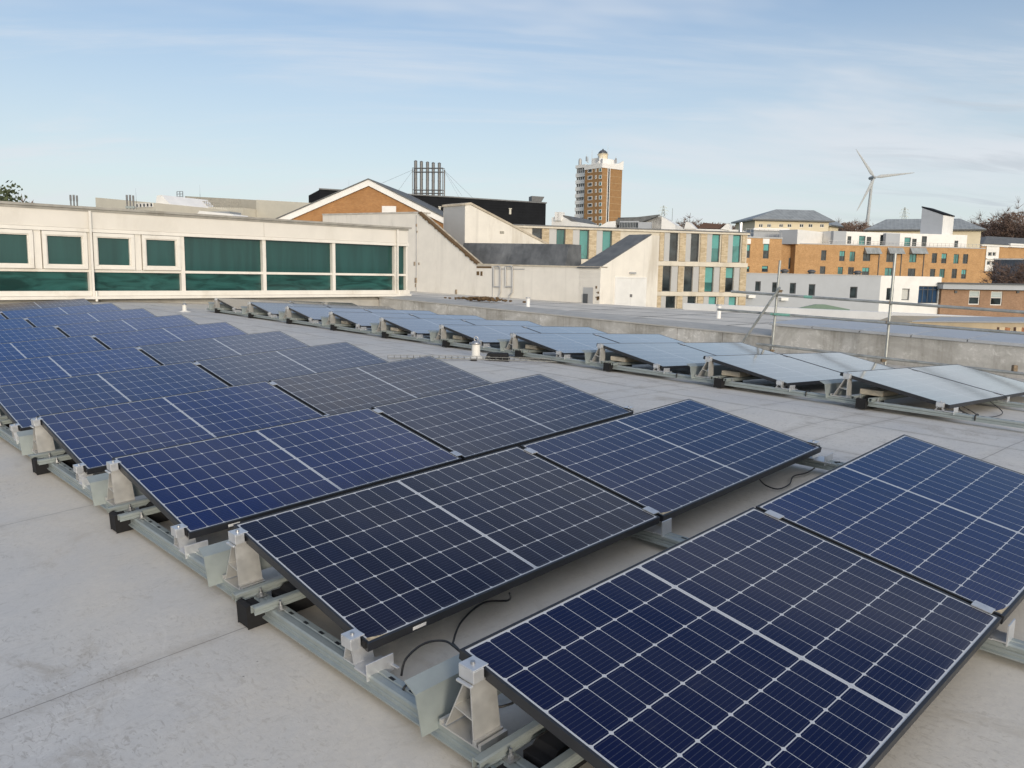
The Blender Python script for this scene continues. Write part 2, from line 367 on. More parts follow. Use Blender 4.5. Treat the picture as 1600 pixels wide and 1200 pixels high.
m_plinth = M('plinth_membrane', (.40, .385, .35), .75, 0, .12, 2.5, dirt=(.24, .22, .18, .6), streak=.25)
def render_mat():
    k = NM('parapet_render'); v = k.obj()
    big = k.noise(v, .9, 7, .68, (1, 1, 1.6), dist=.7); st = k.noise(v, 2.4, 6, .65, (1, 1, .10)); fn = k.noise(v, 9, 7, .75, (1, 1, 1), dist=.6)
    c = k.mix(k.ramp(big, .38, .60), (.36, .35, .325, 1), (.47, .46, .435, 1))
    c = k.mix(k.math('MULTIPLY', k.ramp(st, .46, .62, 0, .75), k.ramp(fn, .3, .6, .3, 1)), c, (.24, .23, .205, 1))
    c = k.mix(k.math('MULTIPLY', k.ramp(fn, .50, .60, 0, .65), k.ramp(big, .45, .6)), c, (.66, .65, .62, 1))
    c = k.mix(k.ramp(fn, .40, .28, 0, .5), c, (.22, .205, .175, 1))
    k.l(c, k.b.inputs['Base Color']); k.b.inputs['Roughness'].default_value = .9; k.b.inputs['Specular IOR Level'].default_value = .2; k.bump(fn, .35, .01)
    return k.mat
m_conw = render_mat()
m_teal = glass('teal_glass', (.014, .060, .056), .07, .40, .18, (1.8, 1.8, .18), 1.5)  # vertical streaks in the colour imitate curtain-like reflections
m_teal2 = glass('teal_glass_reflections', (.018, .068, .062), .06, .45, .5, (.7, .7, 3.0), 1.6)  # light blotches in the colour imitate reflections in the lower panes
m_whitew = M('white_render', (.74, .70, .625), .8, 0, .05, .8, .3, .15, streak=.30, dirt=(.42, .37, .29, .6))
m_white = M('white_paint', (.74, .73, .70), .6, 0, .05, 1.0, dirt=(.55, .53, .48, .3))
m_grey = M('grey_render_and_shade', (.37, .39, .415), .75, 0, .05, .6)  # grey walls, also shade painted on the left sides of white blocks
m_greyp = M('grey_panel', (.40, .40, .395), .5, .1, .05, .8)
m_lead = M('lead_sheet', (.115, .12, .125), .6, 0, .35, 1.1, streak=.7, dirt=(.26, .265, .265, .55))
m_leadcap = M('lead_capping', (.42, .435, .45), .5, .05, .1, 2.0)
m_slate = M('slate_roof', (.12, .125, .125), .75, 0, .25, 1.6, streak=.5, dirt=(.16, .16, .15, .4))
m_stand = ribbed('standing_seam', (.27, .285, .28), .9, 0, .55)
m_blackclad = ribbed('black_ribbed_cladding', (.011, .012, .014), .32, 2, .85); m_blackclad.node_tree.nodes['Principled BSDF'].inputs['Specular IOR Level'].default_value = .15
m_flue = M('dull_steel', (.17, .17, .17), .55, .35, .25, 3)
m_steel = M('stainless', (.42, .42, .42), .35, .85, .15, 4)
m_brick = brick('orange_brick', (.34, .155, .05), (.42, .21, .075), (.32, .23, .14))
m_brickt = brick('tower_brick', (.30, .16, .060), (.36, .20, .080), (.28, .2, .12))
m_brickr = brick('far_brick', (.40, .215, .085), (.54, .32, .145), (.40, .28, .16))
m_brickb = brick('brown_brick', (.26, .15, .085), (.34, .20, .12), (.30, .24, .18))
m_stone = brick('split_stone', (.42, .33, .21), (.60, .50, .35), (.30, .24, .16), 1., .5, .14)
m_cremb = M('cream_render', (.66, .58, .42), .8, 0, .05, .5)
m_beige = M('beige_cladding', (.50, .475, .40), .6, 0, .06, .7)
m_beiged = M('beige_louvre', (.33, .31, .26), .6, 0, .1, 1.0)
m_pane = glass('dark_window', (.022, .030, .034), .05, .5, .7, (1, 1, 1), .8)
m_paneg = glass('green_blind_window', (.045, .17, .16), .06, .5, .5, (1, 1, .7), .45)
m_blind = M('window_blind', (.10, .32, .30), .7, 0, .1, 2)
m_dframe = M('dark_frame', (.07, .075, .08), .5, 0, .1, 5)
m_wframe = M('white_frame', (.7, .69, .66), .5, 0, .05, 5)
m_turb = M('turbine_paint', (.40, .42, .43), .8, 0, .03, .1)
m_scaf = M('scaffold_tube', (.36, .37, .35), .45, .6, .25, 6, dirt=(.22, .17, .11, .5))
m_coup = M('coupler_rust', (.20, .15, .10), .7, .3, .4, 20)
m_green = M('green_tape', (.16, .36, .29), .6, 0, .2, 12)
m_bark = M('bark', (.12, .09, .07), .9, 0, .25, 8)
m_twig = M('winter_twigs', (.15, .098, .072), .9, 0, .35, .25)
m_leaf = M('evergreen_leaves', (.055, .07, .028), .7, 0, .5, 1.5)
m_ground = M('campus_ground', (.10, .11, .07), .95, 0, .3, .05)
m_hill = M('hill_grass', (.10, .11, .06), .95, 0, .35, .02)
m_moss = M('moss_debris', (.13, .085, .045), .95, 0, .4, 25, .2, .6)
m_tan = M('tan_upstand', (.50, .40, .26), .8, 0, .12, 1.5, streak=.2)
m_rust = M('rust_fitting', (.28, .13, .06), .8, .2, .4, 15)

# ---------------------------------------------------------------- setting: ground, hills, roof
mb = MB(); mb.quad((-6000, -3000, -9), (6000, -3000, -9), (6000, 9000, -9), (-6000, 9000, -9))
tag(mb.build('ground', m_ground), kind='structure')
mb = MB(); NX, NY = 60, 30
for j in range(NY+1):
    for i in range(NX+1):
        x = -900+i*60; y = 330+j*60
        t = min(1, max(0, (y-330)/420)); t = t*t*(3-2*t)
        zz = -9.5 + t*(22+9*math.sin(x*.004+.6)+5*math.sin(x*.011+y*.003)) * (1 if x > -200 else max(0, 1+(x+200)/400))
        mb.v.append((x, y, zz))
for j in range(NY):
    for i in range(NX):
        o = j*(NX+1)+i; mb.f.append([o, o+1, o+NX+2, o+NX+1]); mb.m.append(0)
def hillz(x, y):
    t = min(1, max(0, (y-330)/420)); t = t*t*(3-2*t)
    return -9.5 + t*(22+9*math.sin(x*.004+.6)+5*math.sin(x*.011+y*.003)) * (1 if x > -200 else max(0, 1+(x+200)/400))
tag(mb.build('hills', m_hill, smooth=True), kind='structure')
# the roof we stand on: a shallow ridge between the two arrays
A0, A1, B0, B1 = -9., 14.9, -9., 21.3
mb = MB(); NA, NB = 96, 48
for j in range(NB+1):
    for i in range(NA+1):
        a = A0+(A1-A0)*i/NA; b = B0+(B1-B0)*j/NB
        mb.v.append(tuple(ab(a, b, zroof(a, b))))
for j in range(NB):
    for i in range(NA):
        o = j*(NA+1)+i; mb.f.append([o, o+1, o+NA+2, o+NA+1]); mb.m.append(0)
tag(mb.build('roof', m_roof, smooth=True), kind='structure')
UVF = frame(U, V, Z, (0, 0, 0))     # local axes a, b, z
mb = MB()
mb.box(A0, A1-.02, B0, B0+.4, -9, -1.9); mb.box(A0, A0+.4, B0+.4, B1, -9, -2.2); mb.box(A1-.4, A1-.02, B0+.4, B1, -9, -1.9)
o = mb.build('roof_building_walls', m_conw); o.matrix_world = UVF
tag(o, kind='structure')
# ---------------------------------------------------------------- parapets
AP = 14.9
def apz(x, y): return on_plane(x, y, U, AP)
th = thing('concrete_parapet', 'low weathered concrete parapet along the roof edge behind the right array', 'parapet', UVF)
mb = MB(); N = 12
b0, b1 = 7.852, 21.25
zt = lambda b: -1.17 + (b-8.0)*.0245
for i in range(N):
    ba = b0+(b1-b0)*i/N; bb = b0+(b1-b0)*(i+1)/N-.012
    mb.add([(AP, ba, -2.0), (AP+.9, ba, -2.0), (AP+.9, bb, -2.0), (AP, bb, -2.0), (AP, ba, zt(ba)), (AP+.9, ba, zt(ba)+.05), (AP+.9, bb, zt(bb)+.05), (AP, bb, zt(bb))],
           [(0, 1, 2, 3), (4, 5, 6, 7), (0, 1, 5, 4), (1, 2, 6, 5), (2, 3, 7, 6), (3, 0, 4, 7)])
mb.build('upstand', m_conw, th)
mb = MB()
mb.add([(AP-.03, b0, zt(b0)+.004), (AP-.03, b1, zt(b1)+.004), (AP+.95, b1, zt(b1)+.056), (AP+.95, b0, zt(b0)+.056), (AP-.03, b0, zt(b0)+.03), (AP-.03, b1, zt(b1)+.03), (AP+.95, b1, zt(b1)+.08), (AP+.95, b0, zt(b0)+.08)],
       [(0, 1, 2, 3), (4, 5, 6, 7), (0, 1, 5, 4), (1, 2, 6, 5), (2, 3, 7, 6), (3, 0, 4, 7)])
mb.build('coping', m_plinth, th)
th = thing('raised_parapet', 'taller stained concrete parapet with blue grey metal capping behind the scaffold rail', 'parapet', UVF)
b0, b1 = -9., 7.85
zt2 = lambda b: -.90+(b-7.8)*.0215
mb = MB()
mb.add([(AP-.02, b0, -2.2), (AP+1.7, b0, -2.2), (AP+1.7, b1, -2.2), (AP-.02, b1, -2.2), (AP-.02, b0, zt2(b0)), (AP+1.7, b0, zt2(b0)+.03), (AP+1.7, b1, zt2(b1)+.03), (AP-.02, b1, zt2(b1))],
       [(0, 1, 2, 3), (4, 5, 6, 7), (0, 1, 5, 4), (1, 2, 6, 5), (2, 3, 7, 6), (3, 0, 4, 7)])
mb.build('upstand', m_conw, th)
mb = MB(); bb = b1+.05
while bb > b0:
    be = bb-.9
    mb.add([(AP-.06, be+.025, zt2(be)-.03), (AP+1.75, be+.025, zt2(be)+.034), (AP+1.75, bb, zt2(bb)+.034), (AP-.06, bb, zt2(bb)-.03), (AP-.06, be+.025, zt2(be)+.02), (AP+1.75, be+.025, zt2(be)+.07), (AP+1.75, bb, zt2(bb)+.07), (AP-.06, bb, zt2(bb)+.02)],
       [(0, 1, 2, 3), (4, 5, 6, 7), (0, 1, 5, 4), (1, 2, 6, 5), (2, 3, 7, 6), (3, 0, 4, 7)])
    bb = be
mb.build('capping', m_leadcap, th)
# ---------------------------------------------------------------- neighbouring wide roof
WA = 42.0
th = thing('neighbouring_flat_roof', 'wide pale grey flat roof between the low parapet and the white rendered building', 'roof', UVF)
mb = MB()
zn = lambda a, b: -2.0 + max(0, b-29.8)*.014 + (a-42)*.002
bs = (-40, 29.8, 75)
for q in range(2):
    p_, r_ = bs[q], bs[q+1]
    mb.add([(16.7, p_, zn(16.7, p_)), (WA+.5, p_, zn(42, p_)), (WA+.5, r_, zn(42, r_)), (16.7, r_, zn(16.7, r_)), (16.7, p_, -9), (WA+.5, p_, -9), (WA+.5, r_, -9), (16.7, r_, -9)],
       [(0, 1, 2, 3), (4, 5, 6, 7)]+([(0, 1, 5, 4)] if q == 0 else [(2, 3, 7, 6)])+[(1, 2, 6, 5), (3, 0, 4, 7)])
mb.build('deck', M('pale_membrane', (.60, .565, .50), .9, 0, .14, .5, .12, dirt=(.33, .31, .27, .6)), th)
mb = MB()
for a in (24, 29, 33, 36.5, 39.5):
    for p_, r_ in ((-40, 29.8), (29.8, 75)):
        mb.add([(a, p_, zn(a, p_)+.004), (a+.10, p_, zn(a, p_)+.004), (a+.10, r_, zn(a, r_)+.004), (a, r_, zn(a, r_)+.004)], [(0, 1, 2, 3)])
for b in range(-36, 74, 6):
    mb.add([(17, b, zn(17, b)+.008), (41.8, b, zn(41.8, b)+.008), (41.8, b+.09, zn(41.8, b+.09)+.008), (17, b+.09, zn(17, b+.09)+.008)], [(0, 1, 2, 3)])
mb.build('seams', M('seam_dark', (.10, .10, .10), .8), th)
mb = MB()
mb.box(WA-.1, WA+.4, -40, 28.0, -2.1, -1.62)
mb.build('edge_kerb', m_white, th)
# ---------------------------------------------------------------- buildings: helpers
def wall_holes(mb, x0, x1, z0, z1, holes, t=.12, y=0., m=0):
    xs = sorted({x0, x1, *[h[0] for h in holes], *[h[1] for h in holes]}); zs = sorted({z0, z1, *[h[2] for h in holes], *[h[3] for h in holes]})
    xs = [q for q in xs if x0 <= q <= x1]; zs = [q for q in zs if z0 <= q <= z1]
    for i in range(len(xs)-1):
        for j in range(len(zs)-1):
            cx, cz = (xs[i]+xs[i+1])/2, (zs[j]+zs[j+1])/2
            if any(h[0] < cx < h[1] and h[2] < cz < h[3] for h in holes): continue
            mb.quad((xs[i], y, zs[j]), (xs[i+1], y, zs[j]), (xs[i+1], y, zs[j+1]), (xs[i], y, zs[j+1]), m)
    for a, b, c, d in holes:
        mb.quad((a, y, c), (a, y+t, c), (a, y+t, d), (a, y, d), m); mb.quad((b, y, c), (b, y, d), (b, y+t, d), (b, y+t, c), m)
        mb.quad((a, y, c), (b, y, c), (b, y+t, c), (a, y+t, c), m); mb.quad((a, y, d), (a, y+t, d), (b, y+t, d), (b, y, d), m)
def ring(mb, a, b, c, d, y0, y1, w, m=0):
    mb.box(a, b, y0, y1, c, c+w, m); mb.box(a, b, y0, y1, d-w, d, m); mb.box(a, a+w, y0, y1, c+w, d-w, m); mb.box(b-w, b, y0, y1, c+w, d-w, m)
def window(par, a, b, c, d, y, fw, mf, mp, mull=(), trans=(), blind=None, mat=None, deep=.06):
    mat = mat or m_blind
    mb = MB(); ring(mb, a, b, c, d, y-deep, y+.02, fw)
    for q in mull: mb.box(a+(b-a)*q-fw/2, a+(b-a)*q+fw/2, y-deep*.8, y+.015, c+fw, d-fw)
    for q in trans: mb.box(a+fw, b-fw, y-deep*.7, y+.012, c+(d-c)*q-fw/2, c+(d-c)*q+fw/2)
    f = mb.build('window', mf, par)
    mb = MB(); mb.quad((a+fw*.5, y, c+fw*.5), (b-fw*.5, y, c+fw*.5), (b-fw*.5, y, d-fw*.5), (a+fw*.5, y, d-fw*.5))
    mb.build('pane', mp, f, recalc=False)
    if blind:
        mb = MB(); mb.box(a+fw, b-fw, y-.012, y-.004, d-(d-c)*blind, d-fw); mb.build('blind', mat, f)
    return f
class Face:
    """vertical plane through two ground points: local x along it, y going back, z up"""
    def __init__(s, p, q=None, ex=None, z=0.):
        p = Vector(p)
        ex = (Vector(q)-p) if ex is None else Vector(ex)
        ex.z = 0; ex.normalize(); s.ex = ex; s.ey = Z.cross(ex).normalized()
        s.o = Vector((p.x, p.y, z)); s.mat = frame(ex, s.ey, Z, s.o)
    def px(s, x, y, back=0.):
        r = ray(x, y); P = r*((s.o.dot(s.ey)+back)/r.dot(s.ey))-s.o
        return P.dot(s.ex), P.z
    def rect(s, x0, y0, x1, y1):
        a, b = s.px(x0, (y0+y1)/2)[0], s.px(x1, (y0+y1)/2)[0]
        xm = (x0+x1)/2; return a, b, s.px(xm, y1)[1], s.px(xm, y0)[1]
def body(mb, x0, x1, D, z0, z1, m=0, front=False):
    """other five faces of a block whose front wall is built with holes"""
    mb.quad((x0, 0, z0), (x0, 0, z1), (x0, D, z1), (x0, D, z0), m); mb.quad((x1, 0, z0), (x1, D, z0), (x1, D, z1), (x1, 0, z1), m)
    mb.quad((x0, D, z0), (x0, D, z1), (x1, D, z1), (x1, D, z0), m); mb.quad((x0, 0, z1), (x1, 0, z1), (x1, D, z1), (x0, D, z1), m)
GZ = -9.
def grid_box(pl, pc, pr, dc, ytop, zbot, e=None):
    """block on the campus grid: nearest edge at pixel pc; returns Face of its right (-V) side, length, depth of left side"""
    P = pt(pc, ytop, dc); ex = U if e is None else e; ey = Z.cross(ex)
    def solve(dv, px):
        r = ray(px, ytop); n = Vector((r.y, -r.x, 0)).normalized()
        return -P.dot(n)/dv.dot(n)
    L = solve(ex, pr); D = solve(ey, pl)
    return Face(P, ex=ex), L, D, P.z
# ---------------------------------------------------------------- glazed wing closing the roof on the left
F = Face(ab(0, 21.3), ex=U)
th = thing('glazed_wing', 'cream clad building wing with a long band of dark green windows behind the arrays', 'building', F.mat)
X0, X1 = -8.5, 16.0
mb = MB(); mb.box(X0, X1, .12, 9, -9, 1.30); mb.box(X0, X1, 0, .119, -9, -.90)
mb.build('core_wall', m_plinth, th)
mb = MB()
xs = [-8.5, -4.78, -2.52, -.26, 1.99, 6.5, 11.02, 15.53, 16.0]
for i in range(len(xs)-1): mb.box(xs[i]+.004, xs[i+1]-.004, -.10, .119, .89, 1.345)
mb.build('fascia', m_cream, th)
mb = MB(); mb.box(X0-.1, X1+.1, -.17, 9.2, 1.345, 1.40); mb.box(X0, X1, -.13, -.10, 1.29, 1.345)
mb.build('roof_edge', M('roof_edge_grey', (.30, .285, .25), .7, 0, .2, 3, dirt=(.16, .14, .10, .6)), th)
mb = MB(); mb.box(X0, X1+.03, -.16, .115, -.72, -.60); mb.box(X0, X1+.05, -.22, .115, -.795, -.725); mb.box(X0, X1, -.13, .115, .80, .885); mb.box(X0, X1, -.06, .1, -.15, -.085)
mb.build('sill', m_frame, th)
mb = MB()
for x in (-7.04, -4.78, -2.52, -.26, 1.99, 4.25, 6.5, 8.73, 11.02, 13.26, 15.53, 15.96):
    w2 = .05 if x < 15.9 else .03
    mb = MB(); mb.box(x-w2, x+w2, -.085, .1, -.60, .80); mb.build('mullion', m_frame, th)
for x in (6.5, 15.53):
    mb = MB(); mb.box(x-.025, x+.025, -.20, -.17, -.80, 1.30); mb.tube((x+.06, -.19, -.85), (x+.06, -.19, -.60), .03); mb.build('drain_strip', m_frame, th)
MX = [-8.5, -7.04, -4.78, -2.52, -.26, 1.99, 4.25, 6.5, 8.73, 11.02, 13.26, 15.53, 15.96]
for i in range(len(MX)-1):
    a, b = MX[i]+.05, MX[i+1]-.05
    if b < -2: continue
    mb = MB(); mb.quad((a-.01, .05, -.60), (b+.02, .05, -.60), (b+.02, .05, -.14), (a-.01, .05, -.14)); mb.build('pane', m_teal2, th, recalc=False)
    if MX[i] in (1.99, 4.25, 6.5, -.26):
        mid = (a+b)/2
        for p, q in ((a, mid-.075), (mid+.075, b)):
            mb = MB(); ring(mb, p+.02, q-.02, -.08, .79, -.13, .04, .085); ring(mb, p+.10, q-.10, .0, .71, -.10, .03, .03)
            f = mb.build('window', m_frame, th, bevel=.006)
            mb = MB(); mb.quad((p+.1, -.03, 0), (q-.1, -.03, 0), (q-.1, -.03, .72), (p+.1, -.03, .72)); mb.build('pane', m_teal, f, recalc=False)
        mb = MB(); mb.box(mid-.074, mid+.074, -.09, .1, -.084, .799); mb.build('mullion', m_frame, th)
    else:
        mb = MB(); mb.quad((a-.01, .05, -.09), (b+.02, .05, -.09), (b+.02, .05, .81), (a-.01, .05, .81)); mb.build('pane', m_teal, th, recalc=False)
# ---------------------------------------------------------------- white rendered building beyond the wide roof
F = Face(U*WA, ex=-V)
th = thing('white_rendered_building', 'weathered white rendered building with a sloping shoulder, slate pitched end and blank double doors', 'building', F.mat)
P = lambda x, y, b=0.: F.px(x, y, b)
xl, xc = P(505, 400)[0], P(938, 440)[0]
z_eave = P(938, 418)[1]
pol = [(xl, GZ), (xl, P(505, 336)[1]), (P(655, 333)[0], P(655, 333)[1]), (P(747, 414)[0], P(747, 414)[1]), (xc, z_eave), (xc, GZ)]
mb = MB(); mb.prism(pol[:4]+[(P(747, 414)[0], GZ)], 'y', 0, .5)
mb.add([(pol[3][0], 0, pol[3][1]), (xc, 0, z_eave), (xc, 0, GZ), (pol[3][0], 0, GZ), (pol[3][0], .6, pol[3][1]), (xc, .6, z_eave), (xc, .6, GZ), (pol[3][0], .6, GZ)], [(0, 1, 2, 3), (4, 5, 6, 7), (0, 1, 5, 4), (2, 3, 7, 6)])
mb.build('wall', m_whitew, th)
# pitched end: gable faces right (-V), slate slope faces the viewer
Pc = ab(0, 0)+F.o+F.ex*xc
G = Face(Pc, ex=U); gm = Matrix(F.mat.inverted() @ G.mat)
gx1 = G.px(1028, 430)[0]; gtop = G.px(1022, 368); grx = G.px(1018, 368)[0]
s_back = F.px(905, 415)[0]-xc      # run of the slate slope along the wall (negative = left)
gw = MB()
gp = [(0, GZ), (0, z_eave-.0), (grx, gtop[1]), (gx1, gtop[1]), (gx1, GZ)]
gw.prism(gp, 'y', 0, abs(s_back))
o = gw.build('gable_wall', m_whitew, th); o.matrix_local = gm
mb = MB(); n_ = Vector((-(gtop[1]-z_eave), 0, grx)).normalized()*.06
a_, b_ = Vector((-.12, 0, z_eave-.05)), Vector((grx+.05, 0, gtop[1]+.03))
mb.add([a_+Vector((0, .02, 0)), b_+Vector((0, .02, 0)), b_+Vector((0, abs(s_back)+.1, 0)), a_+Vector((0, abs(s_back)+.1, 0)), a_+n_+Vector((0, .02, 0)), b_+n_+Vector((0, .02, 0)), b_+n_+Vector((0, abs(s_back)+.1, 0)), a_+n_+Vector((0, abs(s_back)+.1, 0))],
       [(0, 1, 2, 3), (4, 5, 6, 7), (0, 1, 5, 4), (1, 2, 6, 5), (2, 3, 7, 6), (3, 0, 4, 7)])
o = mb.build('slate_roof', m_slate, th); o.matrix_local = gm
a, b, c, d = G.rect(961, 435, 1008, 482)
mb = MB(); ring(mb, a-.07, b+.07, c-.5, d+.08, -.05, .0, .07); o = mb.build('door_frame', m_white, th); o.matrix_local = gm
dr = MB(); mid = (a+b)/2
dr.box(a, mid-.008, -.035, 0, c-.5, d); dr.box(mid+.008, b, -.035, 0, c-.5, d)
o = dr.build('door', m_white, th); o.matrix_local = gm
h = MB(); h.box(mid-.10, mid-.05, -.09, -.035, (c+d)/2-.25, (c+d)/2-.05); h.box(mid+.05, mid+.10, -.09, -.035, (c+d)/2-.25, (c+d)/2-.05); h.build('handle', m_dframe, o)
a, b, c, d = G.rect(983, 425, 992, 428); mb = MB(); mb.box(a, b, -.12, 0, c, d); o = mb.build('wall_light', m_greyp, th); o.matrix_local = gm
# verge debris along the shoulder, stained patch at the corner, pale coping
mb = MB(); random.seed(3)
p0, p1 = Vector((pol[2][0], 0, pol[2][1])), Vector((pol[3][0], 0, pol[3][1])); dv = (p1-p0)
up = Vector((dv.z, 0, -dv.x)).normalized(); up = up if up.z > 0 else -up
mb.add([p0+up*.0+Vector((0, -.08, 0)), p1+Vector((0, -.08, 0)), p1+Vector((0, .5, 0)), p0+Vector((0, .5, 0)), p0+up*.10+Vector((0, -.08, 0)), p1+up*.10+Vector((0, -.08, 0)), p1+up*.10+Vector((0, .5, 0)), p0+up*.10+Vector((0, .5, 0))],
       [(0, 1, 2, 3), (4, 5, 6, 7), (0, 1, 5, 4), (1, 2, 6, 5), (2, 3, 7, 6), (3, 0, 4, 7)])
mb.build('shoulder_coping', M('dirty_coping', (.46, .40, .30), .9, 0, .3, 2, dirt=(.14, .11, .07, .8)), th)
mb = MB(); N = 90; pp = []
for i in range(N+1):
    q = p0+dv*(i/N); pp.append((q+up*.06+Vector((0, -.10, 0)), q+up*(.105+random.uniform(0, .05))+Vector((0, -.12+random.uniform(-.03, .03), 0)), q-up*random.choice((0., .02, .12))*random.uniform(.3, 1)+Vector((0, -.11, 0))))
for i in range(N):
    if True: mb.add([pp[i][2], pp[i+1][2], pp[i+1][1], pp[i][1], pp[i][0]+Vector((0, .3, .1)), pp[i+1][0]+Vector((0, .3, .1))], [(0, 1, 2, 3), (3, 2, 5, 4)])
mb.build('moss', m_moss, th)
mb = MB(); mb.box(pol[0][0], pol[2][0], -.06, 1.2, pol[2][1]+.0, pol[2][1]+.10) if False else None
mb.add([(pol[0][0], -.06, pol[1][1]), (pol[2][0], -.06, pol[2][1]), (pol[2][0], 1.2, pol[2][1]), (pol[0][0], 1.2, pol[1][1]), (pol[0][0], -.06, pol[1][1]+.12), (pol[2][0], -.06, pol[2][1]+.12), (pol[2][0], 1.2, pol[2][1]+.12), (pol[0][0], 1.2, pol[1][1]+.12)],
       [(0, 1, 2, 3), (4, 5, 6, 7), (0, 1, 5, 4), (1, 2, 6, 5), (2, 3, 7, 6), (3, 0, 4, 7)])
mb.build('coping', M('grey_coping', (.48, .45, .40), .8, 0, .2, 1.5), th); mb = MB()
mb.add([(pol[3][0]-.1, -.07, pol[3][1]-.02), (xc, -.07, z_eave-.02), (xc, .7, z_eave-.02), (pol[3][0]-.1, .7, pol[3][1]-.02), (pol[3][0]-.1, -.07, pol[3][1]+.10), (xc, -.07, z_eave+.06), (xc, .7, z_eave+.06), (pol[3][0]-.1, .7, pol[3][1]+.10)],
       [(0, 1, 2, 3), (4, 5, 6, 7), (0, 1, 5, 4), (1, 2, 6, 5), (2, 3, 7, 6), (3, 0, 4, 7)])
mb.build('coping', M('pale_coping', (.52, .46, .36), .8, 0, .2, 1.5, dirt=(.25, .2, .13, .6)), th)
mb = MB()
for x0, y0, x1, y1 in ((745, 416, 768, 419), (745, 424, 749, 430), (751, 424, 754, 431)):
    a, b, c, d = F.rect(x0, y0, x1, y1); mb.box(a, b, -.03, 0, c, d)
random.seed(12)
for i in range(30):
    x = 936+random.gauss(0, 3.2); y = random.uniform(446, 474); s = random.uniform(.03, .13)
    q = F.px(x, y)
    if q[0]+s < xc: mb.box(q[0]-s*.7, q[0]+s*.7, -.02-.004*(i % 5), 0, q[1]-s, q[1]+s)
mb.build('spalled_patch', m_moss, th, bevel=.008)
a, b, c, d = F.rect(912, 449, 927, 478)
mb = MB(); mb.box(a, b, -.05, 0, c-.4, d); mb.build('service_hatch', m_greyp, th)
a, b, c, d = F.rect(912, 459, 919, 476); mb = MB(); mb.box(a, b, -.09, -.05, c-.2, d); mb.build('vent_grille', m_dframe, th)
# two grey pipe loops (cable conduits) on the wall
for x0, x1, x2 in ((773, 783, 783), (791.5, 802, 799)):
    mb = MB()
    pts = [(x0, 448), (x0, 416.5), (x1-1.5, 416), (x1, 418), (x1, 447), (x1-.5, 457), (x2-2, 462), (x2-1, 467)]
    mb.path([(F.px(x, y)[0], -.10, F.px(x, y)[1]) for x, y in pts], .055, 6)
    q0, q1 = F.px(x0, 448), F.px(x1, 448); mb.tube((q0[0], -.10, q0[1]), (q1[0], -.10, q1[1]), .05, n=6)
    mb.build('conduit', m_greyp, th)
mb = MB(); a = F.px(770, 440)[0]; mb.box(a-.02, a+.02, -.04, 0, GZ+6, F.px(770, 419)[1]); q0, q1 = F.px(770, 420), F.px(820, 421); mb.box(q0[0], q1[0], -.04, 0, q0[1]-.03, q0[1]+.03)
a = F.px(651, 400)[0]; mb.box(a-.03, a+.03, -.05, 0, GZ+6, P(651, 336)[1])
mb.build('surface_cable', m_greyp, th)
mb = MB()
for x, y, s in ((651, 352, .12), (652, 362, .08), (648, 412, .16), (655, 412, .1), (650, 438, .22), (650, 446, .15), (713, 456, .18), (785, 360, .0)):
    if s: q = F.px(x, y); mb.box(q[0]-s*.6, q[0]+s*.6, -.06, 0, q[1]-s, q[1]+s)
mb.build('wall_fitting', M('rusty_fitting', (.30, .24, .17), .8, 0, .4, 10), th, bevel=.02)
# lead apron in the valley
o = Face(pt(719, 400, 66), pt(881, 400, 58.5))
tl, tr = o.px(716, 379), o.px(881, 381); bl_, br_ = o.px(716, 425), o.px(881, 425)
mb = MB(); mb.add([(tl[0], .6, tl[1]), (tr[0], .6, tr[1]), (br_[0], 0, br_[1]), (bl_[0], 0, bl_[1]), (tl[0], 3, tl[1]), (tr[0], 2, tr[1]), (br_[0], 2, br_[1]), (bl_[0], 3, bl_[1])],
    [(0, 1, 2, 3), (4, 5, 6, 7), (0, 1, 5, 4), (1, 2, 6, 5), (0, 3, 7, 4), (2, 3, 7, 6)])
x_ = mb.build('lead_apron', m_lead); x_.matrix_world = o.mat
x_.parent = th; x_.matrix_parent_inverse = F.mat.inverted()
# sloping-topped penthouse above the apron
D_, L_, Dp, zt_ = grid_box(693, 727, 855, 68, 321, GZ)
q = D_.px(728, 321); e1 = D_.px(852, 381); q2 = D_.px(735, 320)
th2 = thing('rendered_penthouse', 'white wedge shaped rooftop penthouse with sloping top, grey left side, above the lead apron', 'penthouse', D_.mat)
mb = MB(); mb.prism([(0, GZ), (0, q[1]), (q2[0], q2[1]), (e1[0], e1[1]), (e1[0], GZ)], 'y', 0, Dp)
mb.build('wall', m_whitew, th2)
mb = MB(); mb.prism([(-.1, q[1]), (q2[0], q2[1]+.02), (e1[0]+.3, e1[1]-.1), (e1[0]+.3, e1[1]+.10), (q2[0], q2[1]+.2), (-.1, q[1]+.17)], 'y', -.08, Dp+.1)
mb.build('coping', M('penthouse_coping', (.48, .42, .33), .8, 0, .2, 1.5, dirt=(.25, .2, .13, .6)), th2)
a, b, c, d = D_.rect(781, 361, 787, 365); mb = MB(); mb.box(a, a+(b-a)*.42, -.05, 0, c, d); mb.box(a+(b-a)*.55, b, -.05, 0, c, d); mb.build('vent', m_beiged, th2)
mb = MB(); mb.quad((-.004, .05, GZ), (-.004, Dp-.05, GZ), (-.004, Dp-.05, q[1]-.05), (-.004, .05, q[1]-.05)); mb.build('grey_shade_face', m_greyp, th2, recalc=False)  # grey over the left face stands for its shade
